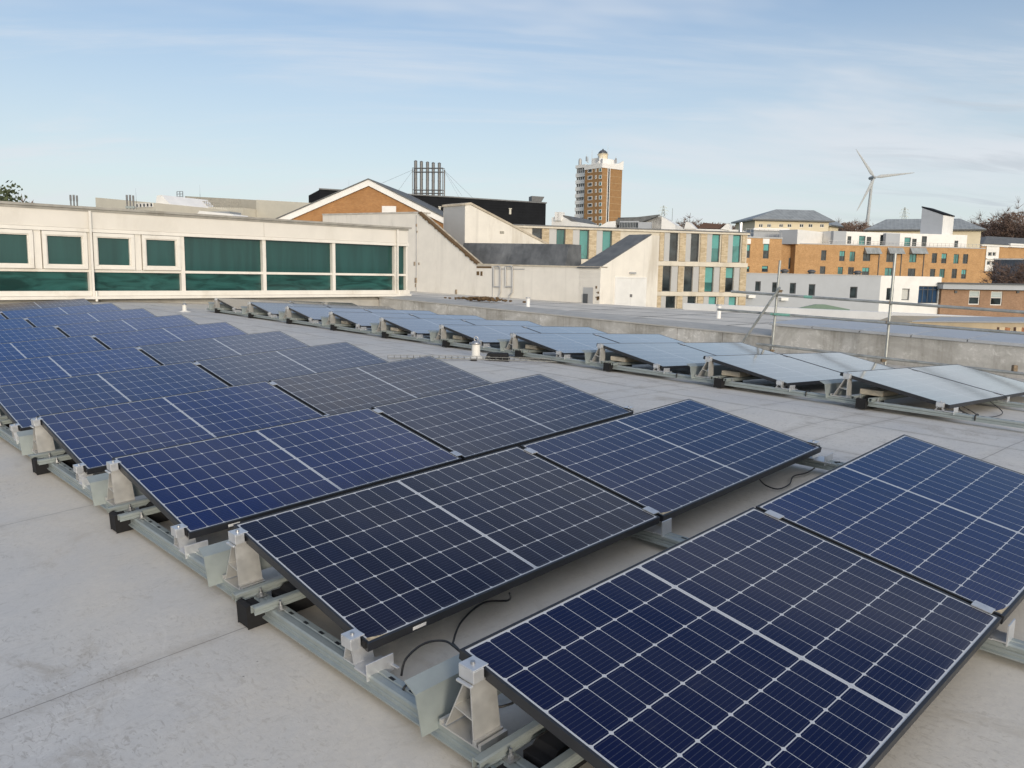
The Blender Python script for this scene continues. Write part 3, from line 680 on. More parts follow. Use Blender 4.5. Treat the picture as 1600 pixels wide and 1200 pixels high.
# ---------------------------------------------------------------- brick gable, black hall, flues
F = Face(pt(435, 343, 80), pt(692, 351, 78))
th = thing('brick_gable_building', 'orange brick gable end with broad white verge boards and a blank white plaque', 'building', F.mat)
ap = F.px(577, 291); l = F.px(440, 350); r = F.px(700, 353)
sl = (ap[1]-l[1])/(ap[0]-l[0]); sr = (ap[1]-r[1])/(r[0]-ap[0])
mb = MB(); mb.prism([(l[0]-3, GZ), (l[0]-3, l[1]-3*sl), ap, (r[0]+3, r[1]-3*sr), (r[0]+3, GZ)], 'y', 0, 30); mb.build('wall', m_brick, th)
def rafter(t0, t1, y0, y1, name, mat):
    mb = MB()
    for sgn, s_, q in ((-1, sl, l), (1, sr, r)):
        xe = q[0]+3.5*sgn; ze = ap[1]-abs(xe-ap[0])*s_
        mb.add([(ap[0], y0, ap[1]+t0), (xe, y0, ze+t0), (xe, y0, ze+t1), (ap[0], y0, ap[1]+t1), (ap[0], y1, ap[1]+t0), (xe, y1, ze+t0), (xe, y1, ze+t1), (ap[0], y1, ap[1]+t1)],
               [(0, 1, 2, 3), (4, 5, 6, 7), (0, 1, 5, 4), (1, 2, 6, 5), (2, 3, 7, 6)])
    return mb.build(name, mat, th)
rafter(.02, .60, -.25, -.02, 'verge_board', m_white); rafter(.61, .72, -.35, 30.2, 'roof', m_slate)
a, b, c, d = F.rect(597, 322, 619, 332); mb = MB(); mb.box(a, b, -.06, 0, c, d); mb.build('plaque', m_white, th, bevel=.01)
F = Face(pt(640, 305, 93), pt(855, 318, 97))
th = thing('black_clad_hall', 'long black ribbed metal hall roof box behind the brick gable', 'building', F.mat)
t0 = F.px(500, 296); t1 = F.px(853, 318)
mb = MB(); mb.add([(t0[0], 0, GZ), (t1[0], 0, GZ), (t1[0], 14, GZ), (t0[0], 14, GZ), (t0[0], 0, t0[1]), (t1[0], 0, t1[1]), (t1[0], 14, t1[1]), (t0[0], 14, t0[1])],
    [(0, 1, 2, 3), (4, 5, 6, 7), (0, 1, 5, 4), (1, 2, 6, 5), (2, 3, 7, 6), (3, 0, 4, 7)])
mb.build('wall', m_blackclad, th)
mb = MB(); mb.add([(t0[0]-.1, -.1, t0[1]), (t1[0]+.1, -.1, t1[1]), (t1[0]+.1, 14, t1[1]), (t0[0]-.1, 14, t0[1]), (t0[0]-.1, -.1, t0[1]+.14), (t1[0]+.1, -.1, t1[1]+.14), (t1[0]+.1, 14, t1[1]+.14), (t0[0]-.1, 14, t0[1]+.14)],
    [(0, 1, 2, 3), (4, 5, 6, 7), (0, 1, 5, 4), (1, 2, 6, 5), (2, 3, 7, 6), (3, 0, 4, 7)])
mb.build('roof_trim', m_lead, th)
for x0, y0, x1, y1, nm in ((685, 324, 688, 330, 'wall_vent'), (795, 327, 798, 335, 'wall_vent')):
    a, b, c, d = F.rect(x0, y0, x1, y1); mb = MB(); mb.box(a, b, -.25, 0, c, d); mb.box(a-.06, b+.06, -.32, 0, d, d+.1); mb.build(nm, m_beige, th)
q = F.px(500, 296); q2 = F.px(480, 308); ql = F.px(482, 300)
mb = MB(); mb.add([(q[0], 0, GZ), (ql[0], 2.5, GZ), (ql[0], 9, GZ), (q[0], 9, GZ), (q[0], 0, q[1]), (ql[0], 2.5, q[1]-.5), (ql[0], 9, q[1]-.5), (q[0], 9, q[1])],
    [(4, 5, 6, 7), (0, 1, 5, 4), (1, 2, 6, 5), (2, 3, 7, 6)])
mb.build('end_wall', m_blackclad, th)
a, b, c, d = F.rect(834, 306, 854, 317)
th = thing('roof_cowl', 'dark box shaped ventilation cowl on the right end of the black hall', 'vent', F.mat @ Matrix.Translation(((a+b)/2, 1.6, c)))
w_ = (b-a)/2; hh = d-c
mb = MB(); mb.prism([(-w_, hh*.3), (w_*.55, hh*.25), (w_, hh), (-w_, hh*1.05)], 'y', -.7, .7); mb.build('hood', m_dframe, th)
mb = MB(); mb.box(-w_*.4, w_*.4, -.3, .3, -.3, hh*.3); mb.build('stand', m_steel, th)
# flue stack
F = Face(pt(645, 300, 104), pt(696, 303, 103))
q = F.px(647, 320)
th = thing('flue_stack', 'five tall stainless steel flues tied in a frame above the black hall', 'flue stack', F.mat)
zb = 2.; 
for x, y in ((649.5, 252), (658.5, 253), (668, 254), (677, 255), (686.5, 255.5)):
    s, zt_ = F.px(x, y); mb = MB(); mb.tube((s, 0, zb), (s, 0, zt_), .20, n=14); mb.tube((s, 0, zt_), (s, 0, zt_+.12), .24, .10, n=14)
    for k in range(1, 5): mb.tube((s, 0, zt_-k*1.1), (s, 0, zt_-k*1.1+.06), .225, n=14)
    mb.build('flue', m_flue, th, recalc=True)
mb = MB()
for x in (646, 693):
    s, z_ = F.px(x, 264 if x < 660 else 264.5); mb.tube((s, .35, zb), (s, .35, z_), .10, n=8); mb.tube((s, -.35, zb), (s, -.35, z_), .05, n=6)
for y in (263, 269, 297, 302):
    a, z_ = F.px(645.5, y); b, _ = F.px(693.5, y)
    for yy in (-.32, .32): mb.tube((a, yy, z_), (b, yy, z_-.05), .045, n=6)
mb.build('support_frame', m_flue, th)
mb = MB()
for x, x2, y2, bk in ((646, 565, 300, 4), (646, 612, 312, -3), (693, 760, 330, 4), (693, 722, 306, -3), (693, 735, 340, -6)):
    p_ = F.px(x, 265); p2 = F.px(x2, y2, bk); mb.tube((p_[0], 0, p_[1]), (p2[0], bk, p2[1]), .014, n=4)
mb.build('guy_wire', m_flue, th)
# ---------------------------------------------------------------- far left roofs behind the glazed wing
def block(F, mb, x0, y0, x1, y1, D, m=0, zb=None):
    a, zt_ = F.px(x0, y0); b, z2 = F.px(x1, y1)
    zb_ = GZ if zb is None else zb
    mb.add([(a, 0, zb_), (b, 0, zb_), (b, D, zb_), (a, D, zb_), (a, 0, zt_), (b, 0, z2), (b, D, z2), (a, D, zt_)],
           [(0, 1, 2, 3), (4, 5, 6, 7), (0, 1, 5, 4), (1, 2, 6, 5), (2, 3, 7, 6), (3, 0, 4, 7)], m); return a, b, zt_, z2
F = Face(pt(149, 308, 78), pt(246, 318, 74))
th = thing('beige_plant_building', 'beige plant building with a sloping parapet and a strip of small windows, far left', 'building', F.mat)
mb = MB(); block(F, mb, 149, 308.5, 243, 317, 10); mb.build('wall', m_beige, th)
a, b, c, d = F.rect(212, 317.5, 240, 324); 
for k in range(5): window(th, a+(b-a)*k/5+.05, a+(b-a)*(k+1)/5-.05, c, d, -.02, .05, m_wframe, m_pane)
F = Face(pt(245, 305, 84), pt(296, 322, 82))
th = thing('white_plant_block', 'white rooftop block with a pointed raked end, between beige roofs on the left', 'building', F.mat)
mb = MB(); mb.prism([(F.px(243, 319)[0], GZ), (F.px(243, 319)[0], F.px(243, 319)[1]), (F.px(245.5, 318)[0], F.px(245.5, 305.5)[1]), (F.px(252, 304.5)[0], F.px(252, 304.5)[1]), (F.px(266, 319)[0], F.px(266, 319)[1]), (F.px(296, 322)[0], F.px(296, 322)[1]), (F.px(296, 322)[0], GZ)], 'y', 0, 6); mb.build('wall', m_white, th)
F = Face(pt(286, 308, 92), pt(482, 318, 84))
th = thing('louvred_plant_screen', 'long beige louvred plant screen with lower railing, left of the brick gable', 'plant screen', F.mat)
mb = MB(); block(F, mb, 289, 306.5, 357, 310, 6); block(F, mb, 357.02, 310, 400, 312.5, 6); mb.build('upper_screen', m_beiged, th)
mb = MB(); block(F, mb, 400, 312, 486, 317, 9); a, zt_ = F.px(294, 324); b, z2 = F.px(400, 327); mb.add([(a, -2, GZ), (b, -2, GZ), (b, -.02, GZ), (a, -.02, GZ), (a, -2, zt_), (b, -2, z2), (b, -.02, z2), (a, -.02, zt_)], [(4, 5, 6, 7), (0, 1, 5, 4), (1, 2, 6, 5), (3, 0, 4, 7)]); mb.build('wall', m_beige, th)
mb = MB()
for k in range(30):
    x = 296+k*3.5; s, z_ = F.px(x, 325); mb.tube((s, -2, z_-.2), (s, -2, z_+.6), .03, n=4)
for dy in (.25, .6):
    a, za = F.px(294, 324.5); b, zb2 = F.px(400, 327.5); mb.tube((a, -2, za+dy), (b, -2, zb2+dy), .035, n=4)
mb.build('railing', m_beiged, th)
mb = MB()
for x in (282, 286.5, 291):
    s, z_ = F.px(x, 300); mb.tube((s, -.5, z_-2), (s, -.5, z_), .045, n=4)
for y in (300, 304, 308):
    a, za = F.px(282, y); b, _ = F.px(291, y); mb.tube((a, -.5, za), (b, -.5, za), .04, n=4)
mb.build('access_ladder', m_steel, th)
for (x, y, n, lab, rr, d_) in ((115, 305, 3, 'three slim silver flues standing beyond the glazed wing roof, farthest left', .085, 70), (203, 305, 3, 'three dark capped flues in front of the beige plant building', .085, 70)):
    F = Face(pt(x, y, d_), ex=(1, 0, 0)); th = thing('roof_flues', lab, 'flues', F.mat)
    for k in range(n):
        s, z_ = F.px(x+(k-1)*5, y+abs(k-1)*(.5 if d_ else 0)+k*.4); mb = MB(); mb.tube((s, 0, -1), (s, 0, z_), rr*.75, n=10); mb.tube((s, 0, z_-.45), (s, 0, z_+.05), rr, n=10); mb.build('flue', m_flue, th)
    s0, _ = F.px(x-7, y); s1, _ = F.px(x+7, y); mb = MB(); mb.box(s0, s1, -.1, .1, F.px(x, 322)[1]-.2, F.px(x, 322)[1]); mb.build('bracket_bar', m_galv, th)
for x, y, d_, lab in ((212, 294, 74, 'thin antenna mast beside the dark capped flues'), (312, 289, 88, 'thin antenna mast above the louvred plant screen'), (545, 281, 100, 'hair thin lightning rod left of the gable apex')):
    p_ = pt(x, y, d_); mb = MB(); mb.tube((p_.x, p_.y, 1), p_-Vector((0, 0, 1)), .018, n=5); mb.tube(p_-Vector((0, 0, 1)), p_, .010, .004, n=5); tag(mb.build('antenna_mast', m_dframe), lab, 'antenna')
F = Face(pt(272, 329, 46), pt(470, 336, 44))
th = thing('roof_hatch', 'flat pale rooflight lying on the roof edge of the glazed wing', 'rooflight', F.mat)
a, za = F.px(302, 331); b, zb_ = F.px(368, 335); mb = MB(); mb.prism([(a, za-.4), (b, zb_-.3), (b-.2, zb_+.02), (a+.4, za+.06)], 'y', 0, 1.5); mb.build('frame', m_white, th)
mb = MB(); mb.box(a+.5, b-.5, .2, 1.3, za-.2, za+.03); mb.build('glazing', m_steel, th)
# ---------------------------------------------------------------- tower block
CE = Vector((1, .32, 0)).normalized()
T, TL, TD, tz = grid_box(914.5, 941, 972.5, 318, 262, GZ, Vector((.80, .60, 0)))
th = thing('tower_block', 'tall orange brick tower block with white top, side balconies and roof aerials', 'tower block', T.mat)
TG = Face(T.o, ex=-T.ey)            # left face (-x of the block): local x runs towards the viewer
lm = T.mat.inverted() @ frame(-T.ey, T.ex, Z, T.o + T.ey*0)
yy = [266+10.75*i for i in range(9)]
mb = MB(); mb.box(0, TL, 0, TD, GZ, tz)
mb.build('wall', m_brickt, th)
def lf(x, y):  # px on left face -> (s toward viewer is +, z) ; s negative going back
    r = ray(x, y); n = T.ex; P_ = r*(T.o.dot(n)/r.dot(n))-T.o; return P_.dot(-T.ey), P_.z
def win_left(x0, x1, y, h, mf, mp):
    a, b = lf(x0, y)[0], lf(x1, y)[0]; z1 = lf((x0+x1)/2, y-h/2)[1]; z0 = lf((x0+x1)/2, y+h/2)[1]
    mb = MB(); ring(mb, a, b, z0, z1, -.12, .05, .22); f = mb.build('window', mf, th); f.matrix_local = lm
    mb = MB(); mb.quad((a+.1, -.04, z0+.1), (b-.1, -.04, z0+.1), (b-.1, -.04, z1-.1), (a+.1, -.04, z1-.1)); mb.build('pane', mp, f, recalc=False)
for y in yy:
    win_left(918.5, 925.5, y+.8, 6, m_wframe, m_pane); win_left(930, 932.2, y, 5.6, m_wframe, m_pane); win_left(936, 940.3, y-.4, 6, m_wframe, m_paneg)
def rf(x, y): return T.px(x, y)
mb = MB(); a, z1 = rf(950, 258); b, _ = rf(952.3, 258); mb.box(a, b, -.25, .0, GZ, z1); mb.build('stair_strip', m_pane, th)
mb = MB(); mb.box(a-.25, a, -.32, 0, GZ, z1); mb.box(b, b+.3, -.32, 0, GZ, z1); mb.build('stair_frame', m_wframe, th)
mb = MB()
for y in yy:
    a, z1 = rf(944, y+8); b, _ = rf(972, y+8); mb.box(a-1, TL, -.05, 0, z1-.06, z1+.06)
mb.build('string_course', M('string_brick', (.45, .32, .18), .8), th)
mb = MB(); mb.box(-.3, TL+.3, -.3, TD+.3, tz, tz+1.8); 
mb.prism([(TL*.45, tz+1.8), (TL+.3, tz+1.8), (TL+.3, tz+3.6), (TL*.8, tz+2.4)], 'y', -.3, .4)
mb.build('roof_band', m_white, th)
# glazed balcony wing on the left
wl_ = 914.5
BW, BL, BD, bz = grid_box(902, 914, 917, 330, 257, GZ, Vector((.80, .60, 0)))
wm = T.mat.inverted() @ BW.mat
mb = MB(); mb.box(0, 3, 0, BD, GZ, bz); x_ = mb.build('balcony_wing', m_pane, th); x_.matrix_local = wm
for i, y in enumerate(yy):
    z1 = BW.px(915, y+7)[1]; mb = MB(); mb.box(-.5, 3.2, -.5, BD+.3, z1-.75, z1+.75); mb.build('balcony', m_white, x_)
mb = MB(); mb.box(-.6, 3.2, -.6, BD+.4, BW.px(915, 262)[1], bz); mb.build('cap', m_white, x_)
for y, nm in ((1, 1),):
    mb = MB()
    for i in range(5): mb.box(-.12+.0, .0, BD*i/4-.15, BD*i/4+.15, GZ, bz-1)
    mb.build('post', m_wframe, x_)
mb = MB(); mb.box(TL*.05, TL*.9, 3, TD-3, tz+1.8, tz+4.2); mb.build('plant_room', m_white, th)
dc = T.px(958, 246); mb = MB(); mb.lathe([(2.0, tz+1.8), (2.0, tz+6.0), (2.2, tz+6.0), (2.2, tz+6.3)], (dc[0], 6, 0), 20); mb.build('drum', m_cremb, th, recalc=True)
mb = MB(); mb.lathe([(1.9, tz+6.3), (1.75, tz+7.0), (1.1, tz+7.7), (.3, tz+8.0), (.25, tz+8.4)], (dc[0], 6, 0), 18); mb.build('dome', m_dframe, th, smooth=True)
for i, (x, y) in enumerate(((922, 240), (926, 244), (936, 233), (941, 240), (950, 236), (961, 225), (968, 243), (972, 247), (930, 243), (946, 244))):
    s, z1 = T.px(x, y); mb = MB(); mb.tube((s, 2+(i % 3), tz+1.8), (s, 2+(i % 3), z1), .13, .05, n=5)
    if i % 3 == 0: mb.box(s-.25, s+.25, 1.8+(i % 3), 2.2+(i % 3), z1-2.6, z1-.9)
    mb.build('aerial', m_steel, th)
q = BW.px(905, 245); mb = MB(); mb.lathe([(.7, bz), (.7, q[1]-.6), (.4, q[1])], (0.3, BD*.7, 0), 10); x2 = mb.build('radome', m_greyp, x_)
# ---------------------------------------------------------------- stone-clad teaching block
F = Face(pt(800, 351, 81.5), pt(1167, 365, 88.5))
th = thing('stone_clad_block', 'three storey block with stone piers, grey panels and tall windows behind the slate roof', 'building', F.mat)
s0 = F.px(800, 380)[0]; s1 = F.px(1166.5, 400)[0]
bands = [(366.5, 410), (417.5, 456.5), (463.5, 482)]
zz = [(F.px(1130, a+ (0))[1], F.px(1130, b)[1]) for a, b in bands]
ztop = F.px(1130, 363.2)[1]
wins = [[(831, 846), (869, 882.5), (905, 919.5), (941, 955), (1046, 1059), (1079, 1092), (1112, 1124.5), (1144.5, 1157)],
        [(1035, 1048), (1068.5, 1082), (1101, 1114.5), (1133.5, 1146)], [(1040, 1055), (1074, 1087), (1107, 1119), (1138.5, 1150)]]
grey = [[(857, 869), (894, 905), (931, 941), (1037, 1046), (1070.5, 1079), (1103.5, 1112), (1136.5, 1144.5)],
        [(1048, 1058.5), (1082, 1091.5), (1114.5, 1124), (1146, 1155)], [(1032, 1040), (1065.5, 1074), (1098.5, 1107), (1131, 1138.5)]]
stn = [[(846, 857), (882.5, 894), (919.5, 931), (955, 968), (1030, 1036.5), (1061, 1070.5), (1093.5, 1103.5), (1126.5, 1136.5), (1158.5, 1165)],
       [(1024, 1034), (1058.5, 1067), (1091.5, 1100.5), (1124, 1132.5), (1155, 1165)], [(1022, 1032), (1057, 1065.5), (1089, 1098), (1121, 1130.5), (1153, 1164)]]
holes = []; 
for r_, (zt_, zb_) in enumerate(zz):
    for a, b in wins[r_]:
        y = sum(bands[r_])/2; holes.append((F.px(a, y)[0], F.px(b, y)[0], zb_, zt_))
mb = MB(); wall_holes(mb, s0, s1, GZ, ztop, holes, .35); body(mb, s0, s1, 16, GZ, ztop)
mb.build('wall', M('pale_precast', (.58, .53, .44), .8, 0, .06, 1.0, streak=.25, dirt=(.36, .29, .19, .4)), th, recalc=False)
for i, h in enumerate(holes):
    gp_ = m_paneg if i in (1, 2, 3, 6, 7, 10, 14, 15) else m_pane
    window(th, h[0], h[1], h[2], h[3], .20, .07, m_dframe, gp_, blind={6: .5, 10: .62, 11: .42, 7: .4, 14: .9, 15: .9}.get(i))
for r_, (zt_, zb_) in enumerate(zz):
    y = sum(bands[r_])/2
    for a, b in grey[r_]:
        mb = MB(); mb.box(F.px(a, y)[0]+.03, F.px(b, y)[0]-.02, -.05, .02, zb_, zt_); mb.build('grey_panel', m_greyp, th)
    for a, b in stn[r_]:
        mb = MB(); mb.box(F.px(a, y)[0], F.px(b, y)[0], -.12, .02, zb_, zt_); mb.build('stone_pier', m_stone, th)
mb = MB(); mb.box(s0, s1+.15, -.22, .4, F.px(1130, 366)[1], ztop); mb.box(s0, s1+.1, -.18, .0, F.px(1130, 417)[1], F.px(1130, 410.5)[1]); mb.box(s0, s1+.1, -.18, .0, F.px(1130, 463)[1], F.px(1130, 457)[1])
mb.build('band_course', M('precast_band', (.60, .55, .46), .8, 0, .08, 1.0, streak=.35, dirt=(.36, .29, .19, .4)), th)
mb = MB(); mb.box(s0, s1+.2, -.27, 16, ztop, ztop+.12); mb.build('roof_trim', m_lead, th)
# white roofs behind it
F = Face(pt(860, 345, 120), pt(903, 350, 118)); th = thing('white_gabled_house', 'small white block with dark slate roof and twin chimneys left of the tower foot', 'building', F.mat)
mb = MB(); mb.prism([(F.px(862, 352)[0], GZ), F.px(862, 340), F.px(875, 336), F.px(892, 346), F.px(903, 347), (F.px(903, 350)[0], GZ)], 'y', 0, 8); mb.build('wall', m_white, th)
mb = MB(); mb.prism([F.px(876, 335.5), F.px(886, 337), F.px(901, 346.5), F.px(890, 346.5)], 'y', .3, 8.2); mb.build('roof', m_slate, th)
for x in (868, 873.5): a, b, c, d = F.rect(x, 331.5, x+4.5, 345); mb = MB(); mb.box(a, b, -.3, 1.0, c, d); mb.build('chimney', m_white, th)
F = Face(pt(938, 345, 130), pt(1055, 350, 126)); th = thing('long_sheds', 'long dark roofed white building with a clerestory strip right of the tower', 'building', F.mat)
mb = MB(); mb.prism([(F.px(936, 356)[0], GZ), F.px(936, 356), F.px(952, 347), F.px(964, 346), (F.px(964, 346)[0], GZ)], 'y', -1, 8); 
mb.prism([(F.px(990, 356)[0], GZ), F.px(990, 355), F.px(1032, 337), F.px(1055, 351), (F.px(1055, 351)[0], GZ)], 'y', 0, 8); mb.build('wall', m_white, th)
mb = MB(); block(F, mb, 965, 340, 1034, 338, 9); mb.build('clerestory', m_dframe, th)
mb = MB(); mb.prism([F.px(963, 343.5), F.px(1031, 335.5), F.px(1033, 336.5), F.px(990, 352), F.px(966, 352)], 'y', -.6, -.2); mb.build('roof', m_slate, th)
mb = MB(); a, b, c, d = F.rect(970, 346, 1000, 358); mb.box(a, b, -.9, -.65, c, d); a2, b2, c2, d2 = F.rect(1000, 348, 1020, 358); mb.box(a2, b2, -1.5, -.65, c2, d2); mb.build('front_wall', m_grey, th)
mb = MB()
for i in range(12): x = 971+i*2.4; a, b, c, d = F.rect(x, 348, x+1.5, 356); mb.box(a, b, -.95, -.9, c, d)
mb.build('slit_window', m_pane, th)
F = Face(pt(1060, 350, 140), pt(1158, 360, 136)); th = thing('rooftop_vents_block', 'white roof with wedge shaped vents and a slim mast below the tree line', 'building', F.mat)
mb = MB(); block(F, mb, 1058, 357, 1158, 359, 8); mb.prism([F.px(1069, 358), F.px(1072, 347), F.px(1076, 347), F.px(1088, 358)], 'y', -.2, 3); mb.prism([F.px(1126, 358), F.px(1136, 349.5), F.px(1140, 350), F.px(1140, 360)], 'y', -.2, 3); mb.build('wall', m_white, th)
mb = MB(); mb.prism([F.px(1092, 356.5), F.px(1098, 347.5), F.px(1130, 350.5), F.px(1124, 357)], 'y', .5, 8); mb.build('roof', M('brown_roof', (.10, .06, .045), .9), th)
mb = MB(); s, z1 = F.px(1158, 348); mb.tube((s, 0, 0), (s, 0, z1), .3, n=8); mb.build('flue', m_steel, th)
# ---------------------------------------------------------------- hip roofed cream blocks
def hip(F, x0, x1, ye, yr, xr0, xr1, D, yb, wins, lab, nm='hip_roof_block'):
    th = thing(nm, lab, 'building', F.mat)
    a, ze = F.px(x0, ye); b, _ = F.px(x1, ye); ra, zr_ = F.px(xr0, yr, D/2); rb, _ = F.px(xr1, yr, D/2)
    i = .9
    hs = [F.rect(*q) for q in wins]
    mb = MB(); wall_holes(mb, a+i, b-i, GZ, ze, hs, .25, .9); 
    mb.quad((a+i, i, GZ), (a+i, i, ze), (a+i, D-i, ze), (a+i, D-i, GZ)); mb.quad((b-i, i, GZ), (b-i, D-i, GZ), (b-i, D-i, ze), (b-i, i, ze)); mb.quad((a+i, D-i, GZ), (a+i, D-i, ze), (b-i, D-i, ze), (b-i, D-i, GZ))
    mb.build('wall', m_cremb, th, recalc=False)
    mb = MB(); mb.add([(a, 0, ze), (b, 0, ze), (b, D, ze), (a, D, ze), (ra, D/2, zr_), (rb, D/2, zr_), (a, 0, ze-.35), (b, 0, ze-.35), (b, D, ze-.35), (a, D, ze-.35)],
        [(0, 1, 5, 4), (1, 2, 5), (2, 3, 4, 5), (3, 0, 4), (6, 7, 8, 9), (0, 1, 7, 6), (1, 2, 8, 7), (2, 3, 9, 8), (3, 0, 6, 9)]); mb.build('roof', m_stand, th)
    mb = MB(); ring(mb, a-.1, b+.1, 0, 0, 0, 0, 0) if False else mb.box(a-.1, b+.1, -.15, 0, ze-.35, ze-.05); mb.build('gutter', m_dframe, th)
    for h in hs: window(th, h[0], h[1], h[2], h[3], 1.05, .1, m_wframe, m_pane, mull=(.5,))
    return th, (a, b, ze)
F = Face(pt(1177, 343, 190), pt(1304, 343, 192))
hip(F, 1176.5, 1304, 341.5, 327, 1213, 1272, 14, 360, [(x, 349.5, x+6.5, 355) for x in (1188, 1201, 1220, 1233, 1252, 1266, 1284)], 'cream hip roofed block with a row of small windows, left of the turbine')
F = Face(pt(1298, 346, 198), pt(1318, 346, 204)); hip(F, 1300, 1318, 351, 345, 1302, 1308, 12, 360, [], 'narrow grey hip roof corner stepping down right of the windowed cream block')
F = Face(pt(1350, 358, 200), pt(1540, 360, 190))
hip(F, 1350, 1541, 358.5, 342.5, 1385, 1500, 16, 380, [], 'long cream block with a grey standing seam hip roof, right of the turbine')
# ---------------------------------------------------------------- orange brick residence with white penthouses
F = Face(pt(1243.5, 380.5, 150), pt(1537.5, 389, 158))
th = thing('brick_residence', 'long orange brick residence with white rooftop flats and a glazed terrace railing', 'building', F.mat)
W1 = [(1283, 391, 1291, 407), (1311.5, 392, 1320, 408), (1327.5, 393, 1336, 408.5), (1348.5, 393, 1360, 408), (1385, 394.5, 1396.5, 409.5), (1421, 394.5, 1432, 410), (1456, 395.5, 1464, 411), (1471, 396, 1479, 411.5), (1490, 397, 1498, 412), (1504.5, 397, 1512.5, 412),
      (1281, 416, 1289.5, 428), (1309, 417, 1317, 428.5), (1325, 417.5, 1334, 429), (1347, 418, 1358, 430), (1382.5, 418.5, 1394, 431), (1418.5, 419.5, 1430, 432), (1453, 420, 1461, 434), (1468, 420, 1476, 434), (1487, 420, 1495, 435), (1502, 421, 1509.5, 435.5)]
hs = [F.rect(*q) for q in W1]; s1 = F.px(1537.5, 400)[0]; zt_ = F.px(1390, 385)[1]
mb = MB(); wall_holes(mb, 0, s1, GZ, zt_, hs, .25); body(mb, 0, s1, 15, GZ, zt_); mb.build('wall', m_brickr, th, recalc=False)
for i, h in enumerate(hs): window(th, *h, .16, .09, m_dframe, m_paneg if i % 3 == 2 else m_pane, mull=(.55,), blind=(.5 if i % 6 == 1 else None))
mb = MB()
for x0, x1 in ((1350, 1374), (1386, 1410), (1421, 1446)):
    a, za = F.px(x0, 393); b, _ = F.px(x1, 393); z2 = F.px(x0, 386.5)[1]; mb.prism([(-.1, za-.4), (-1.0, za-.4), (-.1, z2)], 'x', a, b)
mb.build('bay_canopy', m_stand, th)
mb = MB()
for x in (1372, 1407, 1442):
    a, b, c, d = F.rect(x, 393, x+1, 432); mb.box(a, b, -.12, 0, c, d)
mb.build('drainpipe', m_dframe, th)
mb = MB(); a = F.px(1296, 380)[0]
for k in range(40):
    s = a+(s1-a)*k/39; mb.tube((s, .25, zt_), (s, .25, zt_+.85), .03, n=4)
mb.tube((a, .25, zt_+.85), (s1, .25, zt_+.85), .04, n=4); mb.tube((a, .25, zt_+.45), (s1, .25, zt_+.45), .025, n=4)
mb.build('terrace_railing', m_steel, th)
mb = MB(); mb.box(-.1, s1+.1, -.08, .3, zt_, zt_+.18); mb.build('coping', m_greyp, th)
# penthouses
mb = MB(); a = F.px(1297, 375, 2.5)[0]; b = F.px(1510, 385, 2.5)[0]; z1 = F.px(1400, 364, 2.5)[1]
ph = [(x0, y0, x1, y1) for x0, y0, x1, y1 in ((1324, 369, 1330, 381), (1342, 368.5, 1352, 383), (1354, 370, 1361, 384), (1375, 367, 1383, 384.5), (1413, 371, 1423, 385), (1425, 373, 1432, 386), (1440, 369, 1448, 386), (1491, 376, 1497, 388))]
def r2(q, back): 
    xm = (q[0]+q[2])/2; ym = (q[1]+q[3])/2; return (F.px(q[0], ym, back)[0], F.px(q[2], ym, back)[0], max(zt_+.02, F.px(xm, q[3], back)[1]), F.px(xm, q[1], back)[1])
hs2 = [r2(q, 2.5) for q in ph]
wall_holes(mb, a, b, zt_, z1, hs2, .3, 2.5); mb.quad((a, 2.5, z1), (b, 2.5, z1), (b, 10, z1), (a, 10, z1)); mb.quad((a, 2.5, zt_), (a, 2.5, z1), (a, 10, z1), (a, 10, zt_)); mb.quad((b, 2.5, zt_), (b, 10, zt_), (b, 10, z1), (b, 2.5, z1))
mb.build('rooftop_flats', m_white, th, recalc=False)
for i, h in enumerate(hs2): window(th, *h, 2.65, .1, m_dframe, m_paneg if i in (1, 4) else m_pane)
mb = MB()
for x0, y0, x1, y1 in ((1302, 361, 1322, 383), (1384, 364.5, 1406, 384)):
    q = r2((x0, y0, x1, y1), 1.6); mb = MB(); mb.box(q[0], q[1], 1.6, 2.49, zt_, q[3]); mb.build('grey_bay', m_grey, th)
# corner boxes, shade on their left sides put into the grey colour
def cbox(par, nm, pl, pc, pr, yt, dc, zb, lab=None, slant=None):
    B, L, D, zt2_ = grid_box(pl, pc, pr, dc, yt, zb)
    lm2 = par.matrix_world.inverted() @ B.mat
    mb = MB()
    if slant is None: mb.box(0, L, 0, D, zb, zt2_)
    else:
        z_ = slant; mb.prism([(0, zb), (L, zb), (L, zt2_-(z_)), (0, zt2_)], 'y', 0, D)
    o = mb.build(nm, m_white, par); o.matrix_local = lm2
    mb = MB(); mb.quad((-.02, .0, zb), (-.02, D, zb), (-.02, D, zt2_), (-.02, 0, zt2_)); p = mb.build('grey_shade_side', m_grey, o, recalc=False)
    return o, B, L, D, zt2_
bpy.context.view_layer.update()
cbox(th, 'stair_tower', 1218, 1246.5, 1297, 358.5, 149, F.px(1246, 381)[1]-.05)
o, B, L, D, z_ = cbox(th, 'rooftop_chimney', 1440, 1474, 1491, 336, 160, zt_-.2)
zl = z_ + (336-323)*160/FPX
mb = MB(); mb.prism([(0, z_-.02), (D, z_-.02), (D, zl)], 'x', 0.01, L-.01); mb.build('raked_head', m_white, o)
mb = MB(); mb.add([(-.1, -.1, z_), (L+.1, -.1, z_), (L+.1, D+.1, zl), (-.1, D+.1, zl), (-.1, -.1, z_+.25), (L+.1, -.1, z_+.25), (L+.1, D+.1, zl+.25), (-.1, D+.1, zl+.25)], [(0, 1, 2, 3), (4, 5, 6, 7), (0, 1, 5, 4), (1, 2, 6, 5), (2, 3, 7, 6), (3, 0, 4, 7)])
mb.build('sloping_top', m_blackclad, o)
